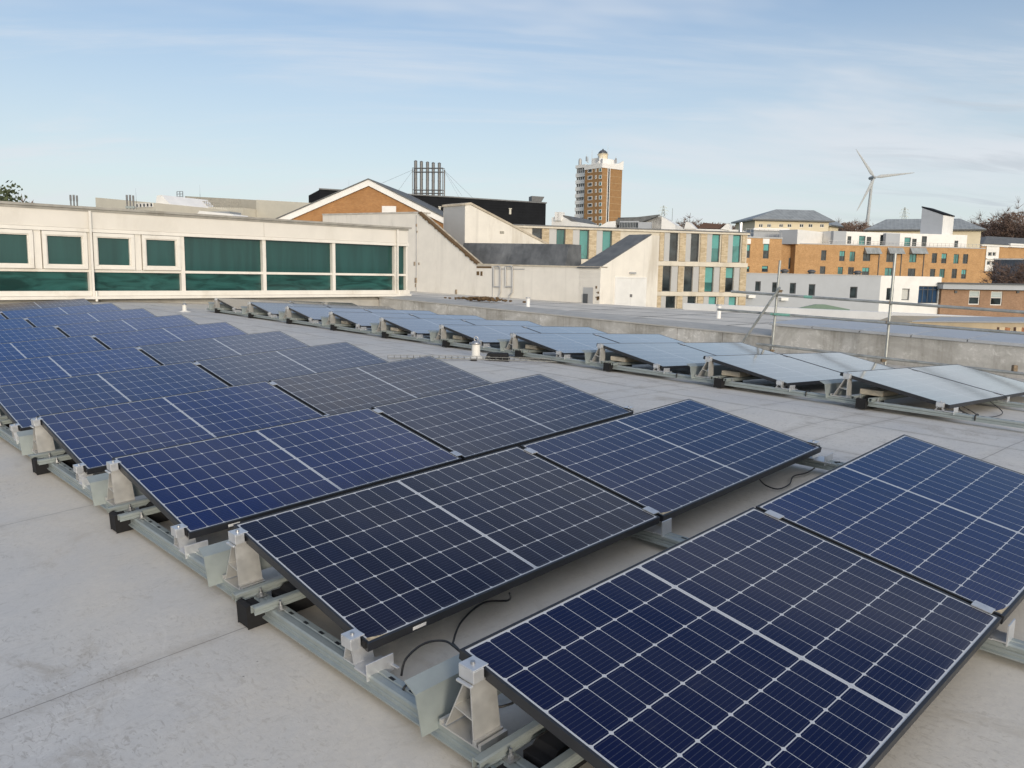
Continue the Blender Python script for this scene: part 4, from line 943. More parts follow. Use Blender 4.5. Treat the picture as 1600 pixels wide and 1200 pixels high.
mb = MB(); mb.quad((-.03, 0, z_-.05), (-.03, D, z_-.05), (-.03, D, zl-.02), (-.03, 0, z_-.02)); mb.build('grey_shade_side', m_grey, o, recalc=False)
# left brick wing
G = Face(pt(1166, 372, 143), pt(1222, 374.5, 145))
lm2 = th.matrix_world.inverted() @ G.mat
hs = [G.rect(*q) for q in ((1166, 382, 1172, 403), (1192.5, 381, 1201.5, 404), (1166, 416, 1171, 425), (1190.5, 415.5, 1200, 425))]; a1 = G.px(1221, 390)[0]; zt3 = G.px(1195, 372.5)[1]
mb = MB(); wall_holes(mb, 0, a1, GZ, zt3, hs, .25); body(mb, 0, a1, 7, GZ, zt3); o = mb.build('brick_wing', m_brickr, th, recalc=False); o.matrix_local = lm2
for i, h in enumerate(hs): window(o, *h, .16, .1, m_dframe, m_pane, blind=.45)
mb = MB(); a, b, c, d = G.rect(1192, 373, 1202, 381); mb.box(a, b, -.06, 0, c, d); a, b, c, d = G.rect(1165, 373, 1173, 381); mb.box(max(a, 0), b, -.06, 0, c, d); mb.build('white_panel', m_white, o)
mb = MB(); mb.box(-.1, a1+.1, -.1, 7, zt3, zt3+.25)
for k in range(9): s = a1*k/8; mb.tube((s, .2, zt3), (s, .2, zt3+1.6), .035, n=4)
mb.tube((0, .2, zt3+1.6), (a1, .2, zt3+1.6), .04, n=4); mb.tube((0, .2, zt3+.9), (a1, .2, zt3+.9), .03, n=4); mb.build('roof_railing', m_steel, o)
G2 = Face(pt(1218, 362, 156), pt(1178, 358, 158), ex=(1, .05, 0)); mb = MB(); a, z1 = G2.px(1178, 358); b, _ = G2.px(1246, 358); mb.box(a, b, 0, 6, GZ, z1); o2 = mb.build('white_upper_storey', m_grey, th); o2.matrix_local = th.matrix_world.inverted() @ G2.mat
mb = MB(); a, b, c, d = G2.rect(1178, 358, 1232, 363); mb.box(a-.2, b, -.5, 0, d-.3, d+.15); mb.build('fascia', m_white, o2)
# recess wall between wing and main front
G3 = Face(pt(1219, 380, 151.5), pt(1245, 380, 151.5)); mb = MB(); a, z1 = G3.px(1219, 381); b, _ = G3.px(1245, 381); mb.box(a, b, 0, 4, GZ, z1); o3 = mb.build('recessed_wall', m_brickr, th); o3.matrix_local = th.matrix_world.inverted() @ G3.mat
a, b, c, d = G3.rect(1232, 403, 1239, 420); window(o3, a, b, c, d, -.02, .1, m_dframe, m_pane)
# ---------------------------------------------------------------- low white building, shade put into its grey left wall
F = Face(pt(1158, 423, 92), pt(1376, 434, 97))
th = thing('low_grey_building', 'low white rendered building, left wall coloured grey for shade, small dark windows behind the scaffold', 'building', F.mat)
W2 = [(1180, 439.5, 1188.5, 455), (1206.5, 441, 1214.5, 457), (1234, 442, 1243.5, 459), (1263.5, 444, 1273.5, 462), (1328, 448, 1339.5, 466)]
hs = [F.rect(*q) for q in W2]; s0 = F.px(1158, 440)[0]; s1 = F.px(1376, 440)[0]; zt_ = F.px(1250, 429)[1]
mb = MB(); wall_holes(mb, s0, s1, GZ, zt_, hs, .3); body(mb, s0, s1, 12, GZ, zt_); mb.build('wall', m_grey, th, recalc=False)
for i, h in enumerate(hs): window(th, *h, .18, .09, m_dframe, m_pane)
mb = MB(); mb.box(s0, s1+.1, -.06, 12.1, zt_, zt_+.09); mb.build('coping', m_greyp, th)
mb = MB()
for x, y in ((1221, 467), (1170, 463)):
    a, b, c, d = F.rect(x-4, y-2, x+7, y+2.5); mb.box(a, b, -.5, 0, c, d)
mb.build('wall_unit', m_white, th)
G = Face(pt(1376, 434, 97), pt(1471, 436, 100)); lm2 = th.matrix_world.inverted() @ G.mat
W3 = [(1385, 450, 1396, 469), (1409, 451, 1421, 469), (1435, 447, 1466, 474)]
hs = [G.rect(*q) for q in W3]; e1 = G.px(1471, 440)[0]; zt2_ = zt_+.05
mb = MB(); wall_holes(mb, .01, e1, GZ, zt2_, hs, .3); body(mb, .01, e1, 11, GZ, zt2_); o = mb.build('white_wall', m_white, th, recalc=False); o.matrix_local = lm2
window(o, *hs[0], .18, .09, m_dframe, m_pane); window(o, *hs[1], .18, .09, m_dframe, M('white_blind', (.5, .5, .47), .5), trans=()); window(o, *hs[2], .18, .10, m_dframe, glass('blue_glass', (.02, .045, .09), .06), mull=(.25, .5, .75), trans=(.8,))
for i, (x, y) in enumerate(((1226, 421), (1268, 424.5), (1340, 427.5))):
    p_ = F.px(x, y, 3); q = thing('roof_fan', 'squat black roof fan on the low grey building, %s along its roof' % ('leftmost of three', 'middle of three', 'rightmost of three')[i], 'vent', F.mat @ Matrix.Translation((p_[0], 3, zt_+.14)), 'roof fans on the grey building')
    r_ = .48; mb = MB(); mb.lathe([(r_*.7, 0), (r_*.7, .12), (r_, .2), (r_, .36), (r_*.5, .48), (.05, .5)], n=14); mb.build('cowl', m_dframe, q); mb = MB(); mb.box(-r_*.8, r_*.8, -r_*.8, r_*.8, -.14, .02); mb.build('kerb', m_lead, q)
# green low roof + brown brick low building on the right
F = Face(pt(1471.5, 444, 99.6), pt(1640, 452, 101))
th = thing('brown_brick_annexe', 'low brown brick annexe with white framed windows and grey roof edge, at far right', 'building', F.mat)
W4 = [(1514, 454, 1531, 476), (1548, 455.5, 1566, 477)]
hs = [F.rect(*q) for q in W4]; s0 = .05; s1 = F.px(1680, 460)[0]; zt_ = F.px(1540, 452.5)[1]
mb = MB(); wall_holes(mb, s0, s1, GZ, zt_, hs, .25); body(mb, s0, s1, 10, GZ, zt_); mb.build('wall', m_brickb, th, recalc=False)
for h in hs: window(th, *h, .15, .1, m_wframe, m_pane, trans=(.55,), blind=.4, mat=M('pale_blind', (.40, .46, .46), .6))
mb = MB(); mb.box(s0-.3, s1, -.7, 10.3, zt_, F.px(1540, 444.5)[1]); mb.build('fascia', m_grey, th)
mb = MB(); mb.box(s0-.4, s1, -.9, 10.5, F.px(1540, 444.4)[1], F.px(1540, 442.5)[1]); mb.build('roof_edge', m_dframe, th)
mb = MB()
for x in (1491, 1588): a, b, c, d = F.rect(x, 454, x+4, 458); mb.box(a, b, -.12, 0, c, d)
mb.build('wall_light', m_dframe, th)
p0, p1 = pt(1255, 474, 58), pt(1330, 474, 58); th = thing('green_roof_ridge', 'low dull green roof ridge peeping over the pale roof edge before the grey building', 'roof', Face(p0, p1).mat)
FF = Face(p0, p1); a, z0 = FF.px(1246, 482); b, _ = FF.px(1328, 483); r0, z1 = FF.px(1276, 475.5); r1, _ = FF.px(1290, 475.5)
mb = MB(); mb.prism([(a, z0-2), (b, z0-2), (b, z0), (r1, z1), (r0, z1), (a, z0)], 'y', 0, .3); mb.build('covering', M('green_roof', (.14, .21, .16), .7), th)
# tan upstand and pale roof strips behind the raised parapet
F = Face(pt(1335, 500, 30), pt(1650, 504, 26))
th = thing('tan_upstand', 'long tan rendered roof upstand just behind the raised parapet, at right', 'parapet', F.mat)
a, z1 = F.px(1335, 499); b, z2 = F.px(1700, 506); mb = MB(); mb.add([(a, 0, -4), (b, 0, -4), (b, 5, -4), (a, 5, -4), (a, 0, z1-.35), (a+2, 0, z1), (b, 0, z2), (b, 5, z2), (a, 5, z1)], [(0, 1, 6, 5, 4), (5, 6, 7, 8), (4, 5, 8), (0, 4, 8, 3), (1, 2, 7, 6)]); mb.build('upstand', m_tan, th)
mb = MB(); mb.add([(a+2, -.04, z1+.005), (b, -.04, z2+.005), (b, 5, z2+.005), (a+2, 5, z1+.005), (a+2, -.04, z1+.05), (b, -.04, z2+.05), (b, 5, z2+.05), (a+2, 5, z1+.05)], [(0, 1, 2, 3), (4, 5, 6, 7), (0, 1, 5, 4), (1, 2, 6, 5), (2, 3, 7, 6), (3, 0, 4, 7)]); mb.build('coping', m_greyp, th)
F2 = Face(pt(1560, 515, 24), ex=(1, -.1, 0)); 
for x0, x1, i in ((1560, 1576, 0), (1586, 1599, 1)):
    a, za = F2.px(x0, 514); b, _ = F2.px(x1, 514); th = thing('roof_bracket', ('rusty bracket with yellow cap behind the raised parapet, left one', 'rusty bracket with yellow cap behind the raised parapet, right one')[i], 'bracket', F2.mat)
    mb = MB(); mb.box(a, b, -.1, .1, za-.7, za+.05); mb.build('body', m_rust, th, bevel=.01); mb = MB(); mb.box(a-.03, a+.12, -.13, -.1, za-.08, za+.06); mb.build('cap', m_tan, th)
# houses and dark shed far right
for nm, lab, x0, x1, yt, ye, d_, wall, wins in (
    ('terraced_house', 'brick and white terraced house with a dark roof behind the brick residence, far right', 1534, 1606, 369, 381, 205, m_brickr, [(1545, 394, 1551, 400), (1552, 394, 1557, 400), (1543, 408, 1549, 414), (1550, 408, 1556, 414), (1570, 383, 1577, 387), (1594, 384, 1599, 388)]),):
    F = Face(pt(x0, ye, d_), pt(x1, ye+2, d_+8)); th = thing(nm, lab, 'house', F.mat)
    a, ze = F.px(x0, ye); b, _ = F.px(x1+40, ye); ra, zr_ = F.px(x0+8, yt, 5); rb, _ = F.px(x1+30, yt, 5)
    hs = [F.rect(*q) for q in wins]
    mb = MB(); wall_holes(mb, a+.3, b, GZ, ze, hs, .2, .3); mb.quad((a+.3, .3, GZ), (a+.3, .3, ze), (a+.3, 10, ze), (a+.3, 10, GZ)); mb.build('wall', wall, th, recalc=False)
    q = F.rect(1541, 384, 1561, 424); mb = MB(); wall_holes(mb, q[0], q[1], q[2], q[3], hs[:4], .3, .15); mb.box(q[0], q[1], -.2, .15, F.px(1550, 404)[1]-.2, F.px(1550, 404)[1]+.1); mb.build('white_bay', m_white, th, recalc=False)
    mb = MB(); mb.add([(a, -.4, ze), (b, -.4, ze), (b, 10.4, ze), (a, 10.4, ze), (ra, 5, zr_), (rb, 5, zr_)], [(0, 1, 5, 4), (1, 2, 5), (2, 3, 4, 5), (3, 0, 4), (0, 1, 2, 3)]); mb.build('roof', m_slate, th)
    mb = MB(); q = F.rect(1577, 381, 1612, 387); mb.box(q[0], q[1], -.3, .3, q[2], q[3]); mb.box(F.px(1534, 385)[0], q[0], -.1, .3, F.px(1550, 385)[1], F.px(1550, 382)[1]); mb.build('white_trim', m_white, th)
    for h in hs: window(th, *h, .42, .08, m_wframe, m_pane)
F = Face(pt(1553, 407, 178), pt(1606, 406, 174)); th = thing('dark_blue_shed', 'plain dark blue clad shed in front of the terraced house, far right', 'shed', F.mat)
mb = MB(); a, z1 = F.px(1553, 406); b, _ = F.px(1650, 406); mb.box(a, b, 0, 8, GZ, z1); mb.build('wall', ribbed('blue_cladding', (.035, .05, .075), .5, 3), th); mb = MB(); mb.box(a-.2, b, -.2, 8.2, z1, z1+.3); mb.build('roof', m_leadcap, th)
# ---------------------------------------------------------------- wind turbine and pylons
D_ = 860; hub = pt(1363, 278, D_); base = pt(1355, 352, D_)
th = thing('wind_turbine', 'tall white three bladed wind turbine on the skyline', 'wind turbine', Matrix.Translation((hub.x-1.5, hub.y, hub.z-70)))
mb = MB(); mb.tube((-2.2, 0, -30), (1.5, 0, 69), 2.3, 1.25, n=16); mb.build('mast', m_turb, th, smooth=False)
R_ = Vector((1, 0, 0)); 
mb = MB(); mb.path([(1.5, -4.5, 70.2), (1.5, -3.6, 70.2), (1.5, 1, 70.2), (1.5, 6, 70.2), (1.5, 7, 70.2)], [.9, 1.7, 1.9, 1.7, 1.2], 12); mb.build('nacelle', m_turb, th)
hc = Vector((1.5, -5.5, 70)); mb = MB(); mb.path([hc+Vector((0, 1.5, 0)), hc, hc+Vector((0, -1.3, 0)), hc+Vector((0, -2, 0))], [1.7, 1.7, 1.2, .3], 12); mb.build('hub', m_turb, th)
for x, y in ((1331, 236), (1424.5, 270), (1339, 330)):
    dx = (x-1363)*D_/FPX; dz = -(y-278)*D_/FPX; dv = Vector((dx, 0, dz)); L = dv.length; dv.normalize(); sd_ = Vector((dv.z, 0, -dv.x))
    mb = MB(); prof = [(0, .8, .8), (.05, .9, .8), (.16, 2.1, .7), (.3, 1.8, .6), (.6, 1.2, .45), (.9, .65, .3), (1, .2, .15)]; vs = []
    for t, ch, tk in prof:
        c = hc+dv*(L*t)
        for k in range(8):
            an = 2*math.pi*k/8; vs.append(c+sd_*(ch*(math.cos(an)*.85-.15))+Vector((0, tk*math.sin(an), 0)))
    fs = [(i*8+k, i*8+(k+1) % 8, (i+1)*8+(k+1) % 8, (i+1)*8+k) for i in range(len(prof)-1) for k in range(8)]+[tuple(range(8)), tuple(range((len(prof)-1)*8, len(prof)*8))]
    mb.add(vs, fs); mb.build('blade', m_turb, th)
def pylon(x, yt, yb, d_, lab):
    t = pt(x, yt, d_); b = pt(x, yb, d_); H = t.z-b.z+14; th = thing('pylon', lab, 'pylon', Matrix.Translation((t.x, t.y, t.z-H)))
    mb = MB(); r = max(.18, d_*.00022); wd = lambda z: 4.2*(1-z/H)**1.1+.35
    for sx in (-1, 1):
        for sy in (-1, 1):
            pts = [(sx*wd(H*k/8), sy*wd(H*k/8), H*k/8) for k in range(9)]
            for k in range(8): mb.tube(pts[k], pts[k+1], r, n=4, cap=False)
    for k in range(8):
        z0, z1 = H*k/8, H*(k+1)/8
        for sy in (-1, 1):
            mb.tube((-wd(z0), sy*wd(z0), z0), (wd(z1), sy*wd(z1), z1), r*.6, n=3, cap=False); mb.tube((wd(z0), sy*wd(z0), z0), (-wd(z1), sy*wd(z1), z1), r*.6, n=3, cap=False)
    mb.build('lattice', m_galv, th)
    for f_, w_ in ((.66, 4.6), (.79, 5.4), (.92, 3.8)):
        mb = MB(); z_ = H*f_
        for s in (-1, 1): mb.tube((0, 0, z_), (s*w_, 0, z_), r, n=4); mb.tube((0, 0, z_+1.8), (s*w_, 0, z_), r*.7, n=4); mb.tube((s*w_, 0, z_), (s*w_, 0, z_-1.2), r, n=4)
        mb.build('cross_arm', m_galv, th)
    return th
pylon(1414, 324, 346, 900, 'lattice electricity pylon between the turbine and the white rooftop chimney')
pylon(1037, 321, 340, 900, 'lattice electricity pylon above the long dark roofed sheds')
p_ = pt(1051, 325, 400); mb = MB(); mb.tube((p_.x, p_.y, -5), p_, .22, .1, n=6); tag(mb.build('radio_mast', m_galv), 'thin plain mast right of the pylon above the sheds', 'mast')
# ---------------------------------------------------------------- trees
def tree(nm, lab, base, H, spread, seed, group=None, leafy=False, mat=None, levels=4, trunk_f=.22, lean=0., twn=1.0, tr=None, kids=4):
    rnd = random.Random(seed); th = thing(nm, lab, 'tree', Matrix.Translation(base), group)
    tk = MB(); tw = MB(); tips = []
    def grow(p, d, L, r, lev):
        n = 3; pts = [p]; rr = [r]
        for i in range(n):
            d = (d + Vector((rnd.gauss(0, .16), rnd.gauss(0, .16), rnd.gauss(.05, .08)))).normalized(); p = p+d*(L/n); pts.append(p); rr.append(r*(1-.4*(i+1)/n))
        (tk if lev < 2 else tw).path(pts, rr, 6 if lev < 2 else 3)
        if lev >= levels: tips.append((p, d)); return
        k = rnd.randint(kids-1, kids+1)
        for i in range(k):
            an = rnd.uniform(0, 6.283); tilt = rnd.uniform(.35, .95)*(1.0 if lev else .85)
            a = d.orthogonal().normalized(); b = d.cross(a); nd = (d*math.cos(tilt)+(a*math.cos(an)+b*math.sin(an))*math.sin(tilt)*spread).normalized()
            t = rnd.uniform(.45, 1.0); q = pts[0].lerp(pts[-1], t) if lev else pts[min(3, 1+int(t*2.9))]
            grow(q, nd, L*rnd.uniform(.58, .78), rr[-1]*.62, lev+1)
        grow(p, d, L*.72, rr[-1]*.8, lev+1)
    grow(Vector((0, 0, 0)), Vector((lean, 0, 1)).normalized(), H*.34, tr or H*.020, 0)
    tk.build('trunk', m_bark, th, recalc=False)
    cr = tw
    for p, d in tips:
        if leafy:
            for i in range(int(36*twn)):
                c = p+Vector((rnd.gauss(0, 1), rnd.gauss(0, 1), rnd.gauss(0, .8)))*H*.024; s = H*rnd.uniform(.005, .011)
                u_ = Vector((rnd.gauss(0, 1), rnd.gauss(0, 1), rnd.gauss(0, 1))).normalized(); v_ = u_.orthogonal().normalized()
                cr.add([c-u_*s, c+v_*s*.6, c+u_*s, c-v_*s*.6], [(0, 1, 2, 3)], 1)
        else:
            for i in range(int(5*twn)):
                dd = (d+Vector((rnd.gauss(0, .6), rnd.gauss(0, .6), rnd.gauss(.1, .5)))).normalized(); e = p+dd*H*rnd.uniform(.03, .075); s = dd.orthogonal().normalized()*H*.0028
                cr.add([p-s, p+s, e+s*.4, e-s*.4], [(0, 1, 2, 3)], 1)
    cr.build('crown', [m_bark, mat or m_twig], th, recalc=False)
    return th
# left leafy tree showing over the glazed wing
b_ = pt(2, 350, 62); tree('leafy_tree', 'dark leafy tree reaching in at the left edge above the glazed wing', Vector((b_.x-.5, b_.y, -9)), 19.4, 1.0, 5, leafy=True, mat=m_leaf, levels=4, kids=4, twn=1.0)
b_ = pt(45, 330, 110); tree('bare_tree', 'wispy bare treetop over the glazed wing roof beside the leafy tree', Vector((b_.x, b_.y, -9)), 17.9, 1.0, 15, levels=4, tr=.12, twn=2)
# trees on the skyline
rnd = random.Random(4)
spec = [(1562, 338, 250, 'dense', 'bare brown tree above the terraced house roof'), (1583, 326, 240, '', 'tallest bare brown tree at the right edge'), (1602, 322, 235, '', 'bare tree cut by the right edge of the view'), (1547, 347, 270, '', 'small bare tree right of the standing seam roof'), (1522, 347, 300, '', 'low rounded bare tree rising behind the long hip roof'),
        (1318, 345, 300, '', 'rounded bare brown tree left of the turbine mast'), (1338, 345, 310, '', 'bare brown tree touching the turbine mast'), (1308, 350, 305, '', 'small bare tree beside the windowed cream block'), (1091, 345, 260, '', 'bare tree with a thin crown right of the sheds'), (1060, 345, 255, '', 'wispy bare tree just right of the long sheds roof')]
gl = 'bare winter trees on the skyline'
for i, (x, y, d_, k, lab) in enumerate(spec):
    t = pt(x, y, d_); bz_ = max(hillz(t.x, t.y), -9); H = (t.z-bz_)*1.06
    tree('bare_tree', lab, Vector((t.x, t.y, bz_)), H, 1.1, 40+i, gl, levels=4, kids=4, twn=2.6)
b_ = pt(1585, 436, 120); tree('bare_tree', 'low reddish bare tree before the dark blue shed', Vector((b_.x, b_.y, -9)), 14.5, 1.2, 77, gl, levels=4, kids=4, twn=2.2)
# far wood: one mass
mb = MB(); rnd = random.Random(9)
def clump(x, y, d_, w_, n):
    t = pt(x, y, d_); g = hillz(t.x, t.y); 
    for k in range(n):
        u = rnd.gauss(0, 1); v = rnd.gauss(0, 1); zf = 1-.75*rnd.random()**1.5
        c = Vector((t.x+u*w_*.45, t.y+v*w_*.6, g+(t.z-g)*zf*(1-.12*u*u)))
        s = w_*rnd.uniform(.03, .10); a = Vector((rnd.gauss(0, 1), rnd.gauss(0, 1), rnd.gauss(0, 1.6))).normalized(); b = a.orthogonal().normalized()
        mb.add([c-a*s, c+b*s*.35, c+a*s, c-b*s*.35], [(0, 1, 2, 3)])
xs_ = [(1085, 352), (1100, 351), (1115, 350), (1130, 350), (1145, 353), (1160, 357), (1175, 359), (1190, 360), (1305, 352), (1318, 348), (1330, 347), (1345, 350), (1355, 354), (1400, 357), (1450, 357), (1500, 355), (1520, 352), (1540, 352), (1552, 346), (1565, 341), (1578, 334), (1590, 331), (1605, 330), (1625, 328), (1650, 330), (1070, 356), (1050, 356), (1000, 360), (960, 362)]
for x, y in xs_:
    clump(x, y, 380+rnd.uniform(-30, 60), 10, 2200)
tag(mb.build('far_wood', m_twig, recalc=False), 'brown winter woodland along the skyline', 'woodland', kind='stuff')
# ---------------------------------------------------------------- solar arrays
def unit(v): return Vector(v).normalized()
class Arr:
    def __init__(s, P0, u, v, n, tilt, pitch, H): 
        s.P0 = Vector(P0); s.u = unit(u); s.v = unit(Vector(v)-s.u*Vector(v).dot(s.u)); s.n = s.u.cross(s.v); s.t = tilt; s.p = pitch; s.H = H
        s.o = s.P0 - s.n*H                                     # on the roof under the first high corner
    def mat(s, a, b, z=0): return frame(s.u, s.v, s.n, s.o+s.u*a+s.v*b+s.n*z)
    def at(s, a, b, z=0): return s.o+s.u*a+s.v*b+s.n*z
LA = Arr((-.1456, 2.343, -1.1446), (.71357, .69775, .06292), (-.69988, .714, .01943), None, .17229, 1.5258, HL_)
RA = Arr((3.2384, 7.9316, -.9097), (.71249, .70032, -.04381), (-.7003, .71361, .01826), None, .17617, 1.5579, HR_)
GAP = .02
# one panel: local x along the long side, y up the slope, z out of the glass; origin at the low left corner of the glass side
def make_panel():
    t = bpy.data.objects.new('solar_panel', None); C.objects.link(t); t.empty_display_size = .1
    w_, h_ = .011, .035
    mb = MB(); mb.box(0, PL, 0, w_, -h_, 0); mb.box(0, PL, PW-w_, PW, -h_, 0); mb.box(0, w_, w_, PW-w_, -h_, 0); mb.box(PL-w_, PL, w_, PW-w_, -h_, 0)
    for y0, y1 in ((w_, .03), (PW-.03, PW-w_)): mb.box(w_, PL-w_, y0, y1, -h_, -h_+.002)
    mb.build('frame', m_black, t, bevel=.0012)
    mb = MB(); mb.box(w_-.002, PL-w_+.002, w_-.002, PW-w_+.002, -.006, -.0016); mb.build('laminate', m_cell, t)
    return t
pan0 = make_panel()
def tint(o, c):
    for ch in o.children:
        if ch.name.startswith('laminate'): ch.color = (*c, 1)
rnd = random.Random(21)
def rowname(i): return ORD[i]
side = ('nearer', 'farther')
first = True
def place_panel(A, i, k, label, group, c):
    global first
    o = pan0 if first else copy_tree(pan0); first = False
    ct, st = math.cos(A.t), math.sin(A.t)
    x = A.u; y = A.v*ct + A.n*st; z = x.cross(y)
    hl = A.at(k*(PL+GAP)+rnd.gauss(0, .002), i*A.p+rnd.gauss(0, .002), A.H)
    o.matrix_world = frame(x, y, z, hl - y*PW)
    tag(o, label, 'solar panel', group); tint(o, c); return o
NAVY = (.0055, .0085, .036)
tl = {(0, 0): (.004, .007, .036), (0, 1): (.005, .013, .070), (1, 0): (.0075, .0075, .020), (1, 1): (.009, .013, .052), (2, 0): (.006, .014, .080), (2, 1): (.024, .021, .036), (3, 0): (.007, .017, .092), (3, 1): (.050, .038, .034), (4, 0): (.010, .024, .095), (4, 1): (.032, .036, .065), (10, 0): (.085, .062, .045), (10, 1): (.085, .062, .045), (5, 1): (.030, .036, .075)}  # cell tints; the brown ones carry reflected warm sky in the colour
stk = bpy.data.objects.new('sticker', None)
for i in range(11):
    for k in range(2):
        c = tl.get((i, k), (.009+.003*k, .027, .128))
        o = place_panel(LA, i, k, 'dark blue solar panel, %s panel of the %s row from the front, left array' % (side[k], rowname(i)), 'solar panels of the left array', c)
        if i in (1, 2) and k == 0:
            mb = MB(); mb.box(.20, .262, -.0012, 0, -.026, -.012); mb.build('label_sticker', m_white, o)
        if (i, k) in ((1, 0), (1, 1), (0, 1)):
            mb = MB(); x0 = .012 if i == 1 else .013
            mb.add([(x0, .012, -.0012), (x0+.10, .012, -.0012), (x0+.05, .020, -.0012), (x0, .035, -.0012)], [(0, 1, 2, 3)]); mb.build('dirt_deposit', M('corner_dirt', (.40, .33, .22), .95, 0, .4, 60), o)
for i in range(10):
    for k in range(2):
        place_panel(RA, i, k, 'sky reflecting solar panel, %s panel of the %s row from the right, far right array' % (side[k], rowname(i)), 'solar panels of the right array', (.045, .048, .062) if i < 3 else (.022, .034, .075) if i < 8 else (.018, .026, .03))  # paler near rows carry silvery sky sheen in the cell colour
bpy.data.objects.remove(stk)
# rails
RW, RZ0, RZ1 = .035, .030, .080
def rail(A, a, b0, b1, lab, grp):
    mb = MB()
    prof = [(-RW, RZ0), (-RW-.012, RZ0), (-RW-.012, RZ0+.006), (-RW, RZ0+.010), (-RW, RZ0+.020), (-RW+.006, RZ0+.025), (-RW, RZ0+.030), (-RW, RZ1-.006), (-RW+.006, RZ1), (-.006, RZ1), (-.003, RZ1-.005), (.003, RZ1-.005), (.006, RZ1), (RW-.006, RZ1), (RW, RZ1-.006), (RW, RZ0+.010), (RW+.012, RZ0+.006), (RW+.012, RZ0), (RW, RZ0)]
    o_ = A.mat(a, b0, 0); L = b1-b0
    prof = [(x, z-.027) for x, z in prof]; 
    mb.prism(prof, 'y', 0, L)
    o = mb.build('mounting_rail', m_rail); o.matrix_world = A.mat(a, b0, .027); tag(o, lab, 'rail', grp); return o
pos = ('left end', 'middle', 'right end')
RAIL_A = (-.005, PL+GAP/2, 2*PL+GAP+.005)
for A, nm, NR, gname in ((LA, 'left', 11, 'rails under the left array'), (RA, 'right', 10, 'rails under the right array')):
    for j, a in enumerate(RAIL_A):
        b0 = -1.15-(.6 if A is LA else .55); b1 = (NR-1)*A.p+.35
        rail(A, a, b0, b1, 'long galvanised rail running under the %s of every row in the %s array' % (pos[j], nm), gname)
# brackets
def plate(mb, p, q, t, x0, x1, taper=0.):   # sheet between two (y,z) points, extruded along x
    d = Vector((q[0]-p[0], q[1]-p[1])); n = Vector((-d.y, d.x)).normalized()*t/2
    poly = [(p[0]-n.x, p[1]-n.y), (q[0]-n.x, q[1]-n.y), (q[0]+n.x, q[1]+n.y), (p[0]+n.x, p[1]+n.y)]
    vs = [(x0, *poly[0]), (x0, *poly[1]), (x0, *poly[2]), (x0, *poly[3]), (x1, *poly[0]), (x1-taper, *poly[1]), (x1-taper, *poly[2]), (x1, *poly[3])]
    mb.add(vs, [(0, 1, 2, 3), (4, 5, 6, 7), (0, 1, 5, 4), (1, 2, 6, 5), (2, 3, 7, 6), (3, 0, 4, 7)])
def make_rear(H, tilt):
    """origin on the rail top; x along the row, y away from the viewer. holds the high edge."""
    t = bpy.data.objects.new('rear_bracket', None); C.objects.link(t); t.empty_display_size = .05
    h = H - .10*math.sin(tilt) - .036 - RZ1       # underside of panel at .10 m below the high edge
    yt = -.085; mb = MB(); w0, w1 = -.045, .065
    plate(mb, (-.105, .012), (yt-.012, h), .0045, w0, w1, .012); plate(mb, (.025, .012), (yt+.012, h), .0045, w0, w1, .012)
    zm = h*.42; f = .42
    plate(mb, (-.105+(yt+.093)*f+.0, zm), (.025+(yt-.013)*f, zm+.012), .004, w0, w1-.01)
    mb.box(w0, w1, -.130, .050, 0, .006); mb.box(w0, w1, -.138, -.126, 0, .02); mb.box(w0, w1, .046, .056, 0, .02)
    mb.box(w0, w1, -.118, -.100, .006, .022)
    mb.box(w0, w1-.012, yt-.028, yt+.028, h, h+.006)
    mb.build('leg_profile', m_alu, t)
    mb = MB(); mb.box(-.050, -.008, yt-.034, yt+.034, h+.006, h+.046); mb.box(-.050, .011, yt-.034, yt+.034, h+.0465, h+.0505); mb.box(-.062, -.050, yt-.034, yt+.034, h-.004, h+.004)
    c = mb.build('clamp', m_clamp, t, bevel=.002)
    mb = MB(); mb.tube((-.022, yt, h+.0505), (-.022, yt, h+.058), .0075, n=10); mb.build('bolt', m_steel, c)
    return t
def make_low(H, tilt):
    t = bpy.data.objects.new('front_bracket', None); C.objects.link(t); t.empty_display_size = .05
    y0 = -(PW-.07)*math.cos(tilt); h = max(.012, H - (PW-.07)*math.sin(tilt) - .036 - RZ1)
    mb = MB(); w0, w1 = -.040, .045
    mb.box(w0, w1, y0-.045, y0+.045, 0, .005)
    plate(mb, (y0+.035, .004), (y0+.018, h), .004, w0, w1); plate(mb, (y0-.03, .004), (y0-.016, h), .004, w0, w1); mb.box(w0, w1, y0-.028, y0+.028, h-.004, h+.001)
    mb.box(w0-.01, w1+.02, y0-.125, y0-.120, -.02, .045); mb.box(w0-.01, w1+.02, y0-.120, y0-.045, -.001, .006); mb.box(w1+.008, w1+.02, y0-.160, y0-.125, .0, .006)
    mb.build('leg_profile', m_clamp, t, bevel=.001)
    mb = MB(); mb.box(-.050, -.008, y0-.032, y0+.032, h+.002, h+.042); mb.box(-.050, .011, y0-.032, y0+.032, h+.0425, h+.0465)
    c = mb.build('clamp', m_clamp, t, bevel=.002)
    mb = MB(); mb.tube((-.022, y0, h+.0465), (-.022, y0, h+.053), .0075, n=10); mb.build('bolt', m_steel, c)
    mb = MB(); mb.box(-.006, .003, y0-.055, y0-.035, h+.004, h+.03); mb.build('end_pad', m_rubber, c)
    return t
